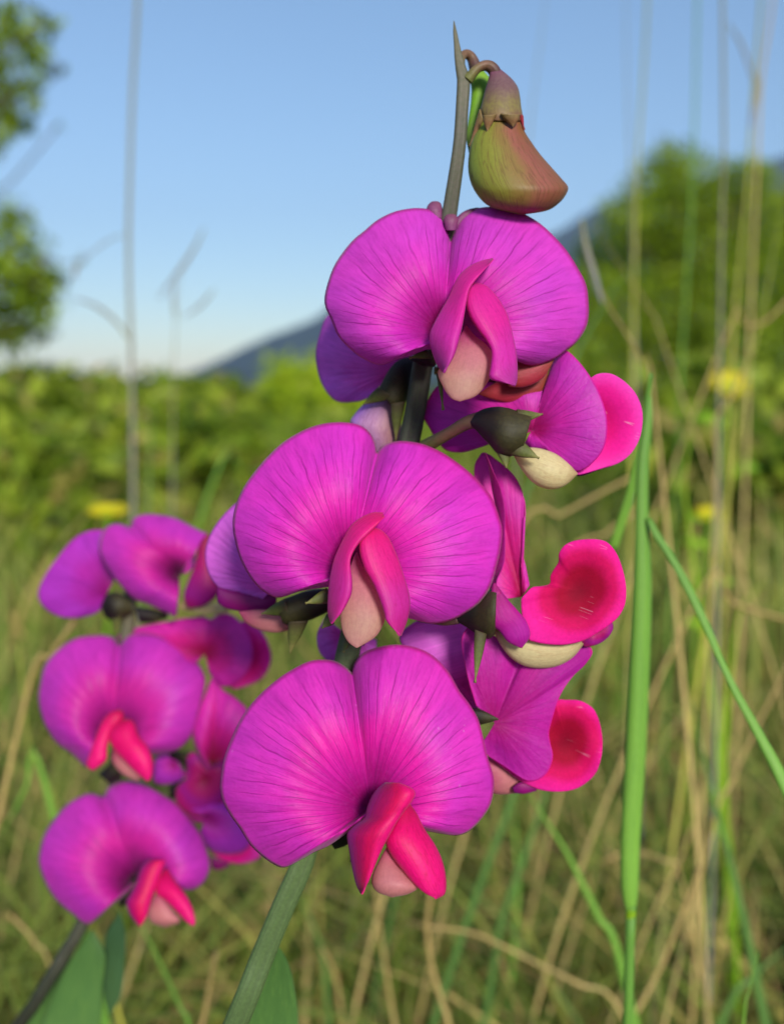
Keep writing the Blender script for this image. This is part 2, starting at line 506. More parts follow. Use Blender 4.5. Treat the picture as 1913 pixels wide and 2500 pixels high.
M_BUDCAL = soft_material('bud_calyx', [(0.0, lin(118, 62, 92)), (0.4, lin(112, 84, 84)), (0.75, lin(124, 112, 62)), (1.0, lin(124, 92, 62))], transl=0.06, skin=0.2, noise_scale=350)
M_BUDTOOTH = soft_material('bud_tooth', [(0.0, lin(126, 104, 64)), (0.5, lin(138, 100, 70)), (1.0, lin(156, 126, 88))], transl=0.06, skin=0.2, noise_scale=350)
M_LEAF = soft_material('pea_leaf', [(0.0, lin(70, 108, 52)), (0.5, lin(84, 124, 62)), (1.0, lin(104, 140, 76))], transl=0.3, streak=lin(110, 150, 70), noise_scale=200)
M_LEAF_B = soft_material('pea_leaf_blue', [(0.0, lin(54, 86, 54)), (1.0, lin(74, 108, 64))], transl=0.25, streak=lin(70, 110, 80), noise_scale=200)
M_BLADE = soft_material('green_blade', [(0.0, lin(108, 156, 62)), (0.5, lin(122, 172, 66)), (1.0, lin(134, 184, 70))], transl=0.25, streak=lin(80, 130, 60), noise_scale=120)
M_BLADE_D = soft_material('blue_green_blade', [(0.0, lin(76, 112, 50)), (1.0, lin(100, 140, 66))], transl=0.25, noise_scale=120)
M_STRAW = soft_material('straw', [(0.0, lin(176, 150, 92)), (0.5, lin(214, 190, 122)), (1.0, lin(204, 178, 118))], transl=0.1, noise_scale=60, streak=lin(150, 110, 60))
M_STRAW_G = soft_material('green_straw', [(0.0, lin(132, 140, 52)), (0.5, lin(190, 184, 78)), (1.0, lin(180, 172, 130))], transl=0.1, noise_scale=40)
M_GREY = soft_material('seed_stalk', [(0.0, lin(130, 128, 80)), (0.5, lin(136, 132, 120)), (1.0, lin(134, 134, 142))], transl=0.1, noise_scale=40)
M_YELLOW = soft_material('yellow_petal', [(0.0, lin(190, 175, 10)), (1.0, lin(225, 215, 16))], transl=0.3)
M_YGREEN = soft_material('yellow_green_leaf', [(0.0, lin(120, 170, 30)), (1.0, lin(160, 195, 40))], transl=0.35)


def random_leaf_material(name, stops, transl=0.35, rough=0.5):
    """u of the UV map holds one random number per leaf or blade"""
    s = NT(name)
    uv = s.n('ShaderNodeUVMap').outputs[0]
    sp = s.n('ShaderNodeSeparateXYZ')
    s.set(sp.inputs[0], uv)
    col = s.ramp(sp.outputs[0], stops)
    col = s.mix(s.math('MULTIPLY', s.smooth(sp.outputs[1], 0.0, 0.6), 0.25), col, tuple(min(1, c * 1.25) for c in stops[len(stops) // 2][1][:3]) + (1,))
    return s.finish(col, rough, 0.25, transl)


M_GRASS = random_leaf_material('field_grass', [(0.0, lin(66, 100, 38)), (0.25, lin(96, 142, 52)), (0.45, lin(142, 164, 66)), (0.6, lin(178, 162, 88)), (0.8, lin(216, 190, 124)), (1.0, lin(156, 120, 82))], 0.35)
M_GRASS_FAR = random_leaf_material('far_grass', [(0.0, lin(62, 92, 20)), (0.4, lin(104, 136, 30)), (0.7, lin(138, 156, 46)), (1.0, lin(190, 174, 96))], 0.4)
M_TREE_L = random_leaf_material('tree_leaves', [(0.0, lin(84, 112, 26)), (0.5, lin(132, 160, 34)), (1.0, lin(170, 188, 56))], 0.45)
M_TREE_R = random_leaf_material('bush_leaves', [(0.0, lin(76, 104, 14)), (0.5, lin(138, 164, 24)), (1.0, lin(178, 192, 44))], 0.5)
M_TREE_Y = random_leaf_material('bright_leaves', [(0.0, lin(132, 162, 20)), (0.5, lin(172, 196, 34)), (1.0, lin(206, 216, 64))], 0.45)
M_WEED = random_leaf_material('weed_leaves', [(0.0, lin(58, 88, 16)), (0.4, lin(104, 134, 26)), (0.85, lin(158, 172, 52)), (1.0, lin(172, 136, 96))], 0.45)


def bark_material():
    s = NT('bark')
    obj = s.n('ShaderNodeTexCoord').outputs['Object']
    nz = s.noise(obj, 14, 5).outputs[0]
    return s.finish(s.ramp(nz, [(0.3, lin(62, 50, 40)), (0.7, lin(110, 94, 78))]), 0.85, 0.1, 0, None, nz, 0.6, 0.03)


def ground_material():
    s = NT('soil_and_litter')
    obj = s.n('ShaderNodeTexCoord').outputs['Object']
    a = s.noise(obj, 0.35, 4).outputs[0]
    b = s.noise(obj, 45, 6, 0.65).outputs[0]
    near = s.ramp(b, [(0.3, lin(28, 22, 16)), (0.5, lin(48, 39, 27)), (0.7, lin(80, 66, 44))])
    green = s.ramp(b, [(0.3, lin(38, 52, 20)), (0.7, lin(78, 92, 38))])
    col = s.mix(s.smooth(a, 0.42, 0.6), near, green)
    return s.finish(col, 0.9, 0.1, 0, None, b, 0.7, 0.02)


def mountain_material():
    s = NT('wooded_slope')
    obj = s.n('ShaderNodeTexCoord').outputs['Object']
    a = s.noise(obj, 0.02, 6, 0.6).outputs[0]
    col = s.ramp(a, [(0.35, lin(22, 34, 26)), (0.55, lin(32, 46, 32)), (0.75, lin(50, 60, 44))])
    return s.finish(col, 0.9, 0.1, 0, None, a, 0.8, 6.0)


M_BARK = bark_material()

# ---------------------------------------------------------------- setting: ground and mountain
def sheet_ground():
    # one sheet: fine near the camera, coarse towards the horizon
    r = np.r_[0, np.geomspace(0.15, 1500, 70)]
    th = np.linspace(0, 2 * math.pi, 96, endpoint=False)
    V = [(0, 0, 0)]
    rr = np.random.RandomState(3)
    for q in r[1:]:
        for a in th:
            x, y = q * math.cos(a), q * math.sin(a)
            z = 0.006 * math.sin(9 * x + 2) * math.cos(11 * y) if q < 3 else 0
            V.append((x, y, z - 0.004 * rr.rand() * (q < 3)))
    n = len(th)
    Fc = [(0, 1 + i, 1 + (i + 1) % n) for i in range(n)]
    for j in range(len(r) - 2):
        for i in range(n):
            k = (i + 1) % n
            Fc.append((1 + j * n + i, 1 + (j + 1) * n + i, 1 + (j + 1) * n + k, 1 + j * n + k))
    o = mesh_obj('ground', V, Fc, ground_material())
    return tag(o, 'brown earth and dry litter under the meadow grass', 'ground', kind='structure')


sheet_ground()


def mountain():
    # ridge line read off the photograph, 900 m away; slopes fall towards the camera and behind
    ridge = pts('v', -700, 850, -200, 835, 200, 822, 330, 815, 420, 800, 470, 775, 540, 735, 620, 705, 690, 672, 780, 600, 900, 560, 1050, 530,
                1180, 505, 1260, 455, 1340, 420, 1450, 395, 1560, 365, 1650, 345, 1760, 318, 1950, 290, 2200, 270, 2600, 300, 3200, 500)
    q = spline(ridge, 220)
    D = 900.0
    top = unproj(q[:, 0], q[:, 1], D)
    rs = np.random.RandomState(5)
    rows = []
    hgt = top[:, 2] + 2.0 * np.convolve(rs.randn(220), np.ones(5) / 5, 'same')
    for k, (dy, f) in enumerate([(-330, -0.01), (-260, 0.10), (-190, 0.28), (-130, 0.48), (-75, 0.70), (-30, 0.90), (0, 1.0), (60, 0.86), (160, 0.45), (300, -0.01)]):
        wob = np.convolve(rs.randn(240), np.ones(21) / 21, 'same')[:220]
        z = np.maximum(hgt, 1) * f * (1 + (0.22 * wob if 0 < k < 6 else 0))
        rows.append(np.stack([top[:, 0], top[:, 1] + dy, z], 1))
    V = np.vstack(rows)
    Fc = face_cam(V, grid_faces(len(rows), 220))
    o = mesh_obj('mountain', V, Fc, mountain_material())
    return tag(o, 'blue hazy wooded mountain slope rising behind the meadow trees', 'mountain', kind='structure')


mountain()


# ---------------------------------------------------------------- trees, bushes, weeds
def leaf_cloud(centres, radii, n, size, rs, squash=1.0, shell=0.55):
    """many leaf-sized faces through the volume of several clumps -> V, F, UV"""
    V, Fc, uv = [], [], []
    w = np.array([r ** 2 for r in radii])
    w = w / w.sum()
    idx = rs.choice(len(radii), n, p=w)
    for i in idx:
        d = rs.randn(3)
        d /= np.linalg.norm(d)
        rad = radii[i] * (shell + (1 - shell) * rs.rand()) * (0.8 + 0.35 * rs.rand())
        p = np.array(centres[i]) + d * rad * np.array([1, 1, squash])
        nrm = d * 0.6 + rs.randn(3) * 0.7 + np.array([0, 0, 0.5])
        nrm /= np.linalg.norm(nrm)
        a = np.cross(nrm, rs.randn(3))
        a /= np.linalg.norm(a)
        b = np.cross(nrm, a)
        s = size * (0.6 + 0.8 * rs.rand())
        k = len(V)
        V += [p - a * s, p + b * s * 0.38 - a * 0.1 * s + nrm * s * 0.08, p + a * s, p - b * s * 0.38 - a * 0.1 * s + nrm * s * 0.08]
        Fc += [(k, k + 1, k + 2), (k, k + 2, k + 3)]
        c = rs.rand()
        uv += [(c, 0), (c, .5), (c, 1), (c, .5)]
    return V, Fc, uv


def limb(P, r0, r1, n=10):
    q = spline(np.asarray(P, float), n)
    return tube_world(q, np.linspace(r0, r1, n), 8)


def join(parts):
    V, Fc, uv, k = [], [], [], 0
    for v, f, u in parts:
        V.append(np.asarray(v, float).reshape(-1, 3)); uv.append(np.asarray(u, float).reshape(-1, 2))
        Fc += [tuple(i + k for i in ff) for ff in f]
        k += len(V[-1])
    return np.vstack(V), Fc, np.vstack(uv)


def tree(name, base, top, clumps, n, size, mat, label, cat, group=None, trunk_r=0.08, seed=0, squash=0.85, shell=0.5, limb_f=.35):
    rs = np.random.RandomState(seed)
    root = empty(name, base)
    base, top = np.array(base, float), np.array(top, float)
    mid = base * 0.5 + top * 0.5 + rs.randn(3) * 0.03 * np.linalg.norm(top - base)
    pr = [limb([base - [0, 0, 0.05], mid, top], trunk_r, trunk_r * 0.25, 14)]
    for c, r in clumps:
        c = np.array(c, float)
        f = np.clip((c[2] - base[2]) / (top[2] - base[2] + 1e-6) * 0.6, 0.12, 0.9)
        s = base * (1 - f) + top * f if f > 0.5 else base * (1 - 2 * f) + mid * 2 * f
        s = base + (mid - base) * min(1, 2 * f) + (top - mid) * max(0, 2 * f - 1)
        pr.append(limb([s, (s + c) / 2 + rs.randn(3) * 0.06 * np.linalg.norm(c - s), c], trunk_r * limb_f, trunk_r * 0.06, 8))
        for q in range(4):
            e = c + rs.randn(3) * r * 0.5
            pr.append(limb([c, (c + e) / 2, e], trunk_r * 0.1, trunk_r * 0.03, 4))
    V, Fc, uv = join(pr)
    mesh_obj('trunk', V, Fc, M_BARK, root, uv)
    V, Fc, uv = leaf_cloud([c for c, r in clumps], [r for c, r in clumps], n, size, rs, squash, shell)
    mesh_obj('crown', V, Fc, mat, root, uv, smooth=False)
    return tag(root, label, cat, group)


def at(vx, vy, D):
    return unproj(vx * 1.13869, vy * 1.13869, D)


# leafy tree whose branch ends reach into the picture
D = 5.0
cl = []
for vx, vy, r in [(20, 30, .16), (50, 95, .18), (-10, 150, .22), (55, 185, .17), (100, 150, .07), (20, 250, .17), (-20, 300, .18), (40, 265, .1), (95, 45, .10), (135, 150, .045), (125, 270, .04), (75, 110, .11),
                  (20, 460, .14), (60, 530, .17), (10, 560, .22), (90, 590, .18), (40, 650, .24), (110, 640, .12), (0, 720, .22), (60, 710, .16), (172, 565, .05), (-60, 500, .3), (-40, 640, .3), (30, 480, .16), (70, 620, .2), (20, 600, .2), (120, 600, .1), (30, 700, .2), (90, 680, .12), (15, 60, .2), (10, 200, .2)]:
    cl.append((at(vx, vy, D + rng.uniform(-.35, .35)), r))
for k in range(26):
    vx, vy = rng.uniform(-700, -90), rng.uniform(-350, 760)
    cl.append((at(vx, vy, D + rng.uniform(-.8, .9)), rng.uniform(.25, .42)))
tb = at(-380, 800, D); tb[2] = 0
tree('oak_tree', tb, at(-330, -350, D), cl, 7500, 0.045, M_TREE_L, 'leafy tree with loose dark and bright green sprays reaching out against the sky', 'tree', trunk_r=0.09, seed=1, shell=0.05, limb_f=.13)

# dense conical tree on the other side of the meadow
D = 12.0
cl = []
for vx, vy, r in [(1435, 345, .42), (1400, 400, .5), (1480, 390, .55), (1340, 470, .5), (1440, 470, .75), (1540, 430, .55), (1600, 385, .45), (1290, 550, .55), (1380, 560, .8), (1500, 540, .9), (1620, 480, .8),
                  (1250, 640, .6), (1340, 660, .8), (1460, 660, .9), (1600, 620, 1.0), (1700, 500, .9), (1760, 620, 1.1), (1230, 740, .6), (1330, 760, .8), (1450, 770, .9), (1580, 760, 1.0), (1700, 760, 1.0)]:
    cl.append((at(vx, vy, D + rng.uniform(-.7, .9)), r))
tb = at(1500, 800, D); tb[2] = 0
tree('evergreen_tree', tb, at(1440, 350, D), cl, 26000, 0.06, M_TREE_R, 'dense dark green rounded tree standing beyond the dry grass stalks', 'tree', trunk_r=0.16, seed=2, shell=0.45)

# bushes along the far edge of the meadow
bushes = [
    ('shrub', [(600, 800, .13), (575, 850, .13), (640, 820, .16), (690, 795, .15), (640, 890, .19), (720, 860, .19), (575, 915, .15), (760, 840, .16)], 4.4, M_TREE_Y, 6000, 'bright yellow green bush in front of the blue mountain', .026),
    ('shrub', [(330, 868, .18), (385, 858, .18), (430, 895, .22), (350, 915, .28), (460, 925, .24), (300, 895, .18)], 7.0, M_WEED, 5000, 'low olive green bush at the foot of the mountain ridge', .045),
    ('shrub', [(60, 830, .28), (110, 860, .26), (20, 880, .3), (150, 900, .3), (210, 870, .22), (90, 920, .34)], 7.0, M_WEED, 5000, 'low weedy bush below the leafy tree at the meadow edge', .045),
    ('shrub', [(240, 850, .12), (200, 820, .14), (260, 880, .2), (170, 840, .14)], 11.0, M_TREE_R, 2200, 'small dark bush between the two low weedy bushes', .05),
    ('shrub', [(505, 870, .13), (480, 905, .14), (520, 940, .16)], 4.6, M_TREE_R, 2200, 'dark green bush beside the bright yellow green one', .03),
    ('shrub', [(1100, 700, .5), (1160, 640, .5), (1050, 780, .6), (1180, 770, .6)], 11.0, M_TREE_R, 5000, 'green bush against the mountain next to the dense rounded tree', .06),
]
for i, (nm, spots, D, mat, n, lab, size) in enumerate(bushes):
    cl = [(at(x, y, D + rng.uniform(-.3, .4)), r) for x, y, r in spots]
    mx = np.mean([c[0] for c, r in cl]); my = np.mean([c[1] for c, r in cl]); mz = max(c[2] for c, r in cl)
    lo = [((c[0] + rng.uniform(-.2, .2), c[1], max(0.15, c[2] * 0.45)), r * 1.1) for c, r in cl]
    tree(nm, (mx, my, 0), (mx, my, mz * 0.9), cl + lo, n, size, mat, lab, 'bush', 'bushes along the meadow edge', trunk_r=0.03, seed=20 + i, shell=0.35)

# ---------------------------------------------------------------- meadow grass (uncountable) near and far
def blades(n, ymin, ymax, hmin, hmax, wmin, wmax, rs, straw, lean=0.5, power=1.0, spread=0.62, flat_share=0.15, keep=None):
    V, Fc, uv = [], [], []
    seg = 4
    for _ in range(n):
        y = ymin + (ymax - ymin) * rs.rand() ** power
        x = (rs.rand() * 2 - 1) * (spread * y + 0.08)
        if keep and not keep(x, y):
            continue
        h = hmin + (hmax - hmin) * rs.rand() ** 1.3
        w = wmin + (wmax - wmin) * rs.rand()
        az = rs.rand() * 2 * math.pi
        ln = lean * (0.15 + rs.rand()) * (2.2 if rs.rand() < flat_share else 1)
        dx, dy = math.cos(az), math.sin(az)
        c = (0.52 + 0.48 * rs.rand()) if rs.rand() < straw else 0.5 * rs.rand()
        k = len(V)
        sa = rs.rand() * math.pi
        sx, sy = math.cos(sa), math.sin(sa)
        for j in range(seg + 1):
            t = j / seg
            o = ln * h * t ** 1.8
            z = h * t * (1 - 0.28 * min(1, ln) * t)
            ww = w * (1 - t ** 2.2) * 0.5 + 0.00008
            V += [(x + dx * o - sx * ww, y + dy * o - sy * ww, z), (x + dx * o + sx * ww, y + dy * o + sy * ww, z)]
            uv += [(c, t), (c, t)]
        for j in range(seg):
            a = k + 2 * j
            Fc.append((a, a + 1, a + 3, a + 2))
    return V, Fc, uv


rs = np.random.RandomState(11)
def clump(x, y):
    return math.sin(x * 31 + 1.3 * math.sin(y * 17)) + math.sin(y * 27 + 2 * math.sin(x * 13)) > -0.75


near = join([
    blades(6500, .26, .70, .03, .14, .0010, .0034, rs, .30, .9, 1.0, 1.05, .5, clump),
    blades(2600, .21, .45, .04, .15, .0010, .0034, rs, .34, .8, 1.0, .8, .4, clump),
    blades(9500, .6, 1.5, .08, .22, .002, .006, rs, .20, .6, 1.0, 1.1, .25, clump),
])
o = mesh_obj('tangled_grass', *near[:2], M_GRASS, None, near[2], smooth=False)
tag(o, 'tangle of dry straw and green grass blades low in the meadow', 'grass', kind='stuff')
far = join([
    blades(14000, 1.4, 4.0, .10, .24, .003, .009, rs, .28, .5, 1.2, 1.1),
    blades(20000, 3.5, 18.0, .08, .22, .006, .018, rs, .22, .45, 1.3, 1.15),
])
o = mesh_obj('meadow_grass', *far[:2], M_GRASS_FAR, None, far[2], smooth=False)
tag(o, 'green and straw coloured meadow grass running to the bushes', 'grass', kind='stuff')


# weeds: leafy herbs standing in the meadow
for i, (vx, D, hgt, n) in enumerate([(60, 1.5, .28, 420), (190, 2.0, .28, 420), (330, 1.7, .26, 420), (450, 2.4, .25, 420), (120, 2.8, .31, 420), (390, 3.2, .27, 420), (540, 1.7, .17, 300), (680, 1.9, .18, 300), (20, 1.1, .24, 300), (270, 1.2, .23, 300),
                                     (500, 1.3, .22, 300), (140, .95, .20, 260), (1130, 2.2, .28, 380), (1240, 2.8, .36, 420), (1330, 1.6, .27, 380), (1480, 2.2, .31, 420), (1620, 1.7, .29, 380), (1560, 3.2, .38, 420), (1430, 1.1, .22, 300), (1640, 1.0, .23, 300)]):
    p = at(vx, 1000, D)
    x, y = p[0], p[1]
    cl = [((x + rng.uniform(-.07, .07) * D / 2, y + rng.uniform(-.1, .1), hgt * f), .06 + .02 * D * rng.uniform(.5, 1)) for f in (.35, .55, .7, .82, .92) for _ in range(2)]
    tree('weed', (x, y, 0), (x, y, hgt * .9), cl, n, .016 + .010 * D, M_WEED, 'leafy green weed standing in the meadow grass', 'weed', 'weeds in the meadow', trunk_r=.004, seed=40 + i, shell=0.2)


# ---------------------------------------------------------------- single grass stalks and blades
def to_ground(P, drift=0.02):
    """add points that carry a stalk on down to the soil"""
    e = P[-1]
    d = P[-1] - P[-2]
    if e[2] < 0.012:
        return P
    k = max(0.02, -d[2])
    s = np.array([d[0] / k, d[1] / k, 0])
    s = np.clip(s, -0.35, 0.35)
    q1 = np.array([e[0] + s[0] * e[2] * .5, e[1] + s[1] * e[2] * .5, e[2] * .5])
    q2 = np.array([e[0] + s[0] * e[2] * .8, e[1] + s[1] * e[2] * .8, -0.004])
    return np.vstack([P, q1, q2])


def ribbon_world(P, wid, side, fold=0.35):
    """grass leaf: two halves meeting in a shallow keel"""
    n = len(P)
    V, uv = [], []
    T = np.gradient(P, axis=0)
    T /= np.linalg.norm(T, axis=1)[:, None] + 1e-9
    for i in range(n):
        s = side - T[i] * np.dot(side, T[i])
        s /= np.linalg.norm(s) + 1e-9
        nn = np.cross(s, T[i])
        for a in (-1, -.5, 0, .5, 1):
            V.append(P[i] + s * a * wid[i] / 2 + nn * (abs(a) - 1) * fold * wid[i] / 2)
            uv.append((a * .5 + .5, 1 - i / (n - 1)))
    return V, grid_faces(n, 5), uv


def stalk(name, path, D, width, mat, label, cat, group=None, flat=False, crop='v', tip=True, head=None, ground=True):
    """path in picture pixels from the top down, carried on to the ground; width in mm"""
    p = pts(crop, *path)
    k = len(p)
    D = np.broadcast_to(np.asarray(D, float), (k,))
    P = unproj(p[:, 0], p[:, 1], D)
    if ground:
        P = to_ground(P)
    n = 10 * len(P)
    width = width * (.62 if group == G_SKY else .5 if mat in (M_STRAW, M_STRAW_G) else .62)
    q = spline3(P, n)
    t = np.linspace(0, 1, n)
    w = width * 1e-3 * (np.clip(t / .35, .06, 1) ** .7 if tip else np.clip(.7 + .3 * t, 0, 1))
    base = (q[-1][0], q[-1][1], 0) if ground else tuple(q[-1])
    root = empty(name, base)
    if flat:
        V, Fc, uv = ribbon_world(q, w, np.array([1.0, rng.uniform(-.5, .5), 0]))
        o = mesh_obj('blade', V, face_cam(V, Fc), mat, root, uv)
        thicken(o, 0.00015)
    else:
        V, Fc, uv = tube_world(q, w / 2, 8)
        mesh_obj('culm', V, Fc, mat, root, uv)
    if head:
        for hp, hD, hw in head:
            hpx = pts(crop, *hp)
            Q = unproj(hpx[:, 0], hpx[:, 1], hD)
            qq = spline3(Q, 24)
            tt = np.linspace(0, 1, 24)
            V, Fc, uv = tube_world(qq, hw * .6e-3 / 2 * (0.35 + np.sin(math.pi * tt) * .65 + .12 * np.sin(tt * 60)), 8)
            mesh_obj('seed_head', V, Fc, M_GREY, root, uv)
    return tag(root, label, cat, group, 'thing')


def spline3(P, n):
    P = np.asarray(P, float)
    Q = np.vstack([2 * P[:1] - P[1:2], P, 2 * P[-1:] - P[-2:-1]])
    out = []
    for i in range(1, len(Q) - 2):
        t = np.linspace(0, 1, 14, endpoint=False)[:, None]
        p0, p1, p2, p3 = Q[i - 1], Q[i], Q[i + 1], Q[i + 2]
        out.append(0.5 * ((2 * p1) + (-p0 + p2) * t + (2 * p0 - 5 * p1 + 4 * p2 - p3) * t ** 2 + (-p0 + 3 * p1 - 3 * p2 + p3) * t ** 3))
    out.append(P[-1:])
    A = np.vstack(out)
    d = np.r_[0, np.cumsum(np.linalg.norm(np.diff(A, axis=0), axis=1))]
    s = np.linspace(0, d[-1], n)
    return np.stack([np.interp(s, d, A[:, k]) for k in range(3)], 1)


G_SKY = 'tall grass stalks standing up against the sky'
stalk('grass_stalk', [300, -120, 292, 60, 284, 200, 278, 400, 276, 560, 282, 760, 285, 1000], .36, 3.6, M_GREY, 'tall grey stalk with arching side sprays standing against the open sky', 'grass stalk', G_SKY, tip=False,
      head=[([282, 735, 250, 690, 205, 655, 160, 640], .36, 2.6), ([278, 500, 240, 512, 200, 540, 165, 568], .36, 1.2), ([172, 560, 160, 585, 165, 600], .36, 3.0)])
stalk('grass_stalk', [432, 500, 405, 555, 385, 600, 378, 690, 372, 800, 370, 1000], .42, 1.6, M_GREY, 'thin stalk with a loose feathery panicle before the mountain ridge', 'grass stalk', G_SKY,
      head=[([438, 490, 415, 535, 385, 580, 340, 640], .42, 3.2), ([460, 620, 430, 655, 395, 680], .42, 2.4), ([378, 690, 372, 640, 376, 600], .42, 2.4)])
stalk('grass_stalk', [1180, -120, 1165, 30, 1150, 150, 1135, 280, 1120, 450, 1110, 900], .46, 1.8, M_GREY, 'faint thin stalk rising behind the drooping green bud', 'grass stalk', G_SKY)
stalk('grass_stalk', [1338, -150, 1340, 60, 1345, 250, 1352, 420, 1362, 800, 1365, 1000], .44, 1.8, M_GREY, 'thin straight stalk crossing a yellowish stalk beside the rounded tree', 'grass stalk', G_SKY)
stalk('grass_stalk', [1392, -150, 1384, 60, 1372, 250, 1364, 400, 1360, 560, 1356, 720, 1352, 1000], .40, 2.6, M_STRAW_G, 'straight yellowish green stalk standing before the dense rounded tree', 'grass stalk', G_SKY, tip=False)
stalk('grass_stalk', [1496, -150, 1492, 60, 1488, 250, 1482, 420, 1470, 620, 1460, 780, 1450, 1000], .45, 2.6, M_BLADE, 'straight fresh green stalk standing before the dense rounded tree', 'grass stalk', G_SKY, tip=False)
stalk('grass_stalk', [1545, -150, 1548, 60, 1550, 250, 1550, 350, 1545, 520, 1540, 900], .30, 2.4, M_GREY, 'dark upright stalk standing clear of the rounded tree top', 'grass stalk', G_SKY, tip=False)
stalk('grass_stalk', [1640, -150, 1625, 60, 1610, 240, 1600, 400, 1585, 560, 1570, 720, 1560, 1000], .34, 2.4, M_STRAW_G, 'leaning stalk with a dark hanging seed head beside the rounded tree', 'grass stalk', G_SKY, tip=False,
      head=[([1560, 50, 1590, 100, 1612, 170, 1618, 190], .34, 2.0), ([1615, 140, 1622, 190, 1612, 240, 1606, 290], .34, 3.4)])
stalk('grass_stalk', [1670, -140, 1650, 40, 1630, 170, 1622, 350, 1610, 600, 1600, 900], .42, 2.8, M_STRAW, 'pale thick stalk next to the leaning one with a hanging seed head', 'grass stalk', G_SKY, tip=False)
stalk('grass_stalk', [1690, 380, 1660, 520, 1640, 640, 1610, 760, 1590, 860, 1560, 1050], .30, 2.8, M_STRAW_G, 'pale green stalk leaning across the lower part of the rounded tree', 'grass stalk', G_SKY)
stalk('grass_stalk', [1245, 470, 1262, 560, 1300, 650, 1345, 720, 1380, 790, 1400, 860], .22, 2.6, M_STRAW, 'bent dry stalk ending in a kink above the broad green sheath', 'grass stalk', None,
      head=[([1245, 470, 1255, 530, 1275, 600, 1290, 650], .22, 3.2)])
stalk('wild_grass', [1395, 560, 1330, 600, 1290, 660, 1250, 730, 1200, 860], .28, 3.2, M_BLADE_D, 'blue green leaf blade leaning behind the topmost open flower', 'grass blade', None, flat=True)
stalk('wild_grass', [1270, 480, 1310, 540, 1350, 600, 1390, 660, 1430, 760], .30, 1.6, M_STRAW, 'thin dry blade hanging before the rounded tree', 'grass blade', None, flat=True)

# broad green culm with its sheath and a hanging leaf, close behind the flowers
p0 = unproj(*(np.array([1345, 2196]) * 1.13869), .128)
root = empty('broad_grass', (p0[0], p0[1] + .01, 0))
DG = .128
patch('sheath', root, M_BLADE, pts('v', 1386, 850, 1378, 900, 1364, 1000, 1360, 1120, 1356, 1250, 1349, 1400, 1339, 1600, 1329, 1800, 1330, 1900, 1340, 1955),
      pts('v', 1396, 850, 1398, 900, 1390, 1000, 1390, 1120, 1396, 1250, 1393, 1400, 1385, 1600, 1372, 1800, 1368, 1900, 1362, 1955), DG, .8, True, n=60)
patch('leaf', root, M_BLADE, pts('e2', 480, 1000, 520, 1110, 600, 1230, 690, 1390, 780, 1570, 870, 1760, 960, 1960, 1060, 2180, 1200, 2450, 1370, 2800, 1560, 3250),
      pts('e2', 520, 1000, 580, 1110, 660, 1230, 760, 1400, 850, 1580, 935, 1770, 1010, 1960, 1120, 2180, 1270, 2440, 1450, 2780, 1600, 3230), (.127, .112), .5, n=60)
tube('node', root, M_YGREEN, pts('v', 1351, 1940, 1351, 1955, 1350, 1972), DG, [11, 13.5, 11], nside=14)
q = to_ground(unproj(*pts('v', 1352, 1940, 1350, 1980, 1347, 2100, 1343, 2230).T, DG))
V, Fc, uv = tube_world(spline3(q, 40), .00078, 12)
mesh_obj('culm', V, Fc, M_BLADE, root, uv)
patch('inner_leaf', root, M_BLADE, pts('v', 1392, 800, 1376, 880, 1364, 950, 1340, 1060, 1300, 1180), pts('v', 1398, 800, 1392, 880, 1378, 950, 1360, 1060, 1322, 1180), (.13, .14), .3, n=30)
tag(root, 'upright broad green grass stem with a sheath and one leaf hanging off its joint', 'grass', kind='thing')

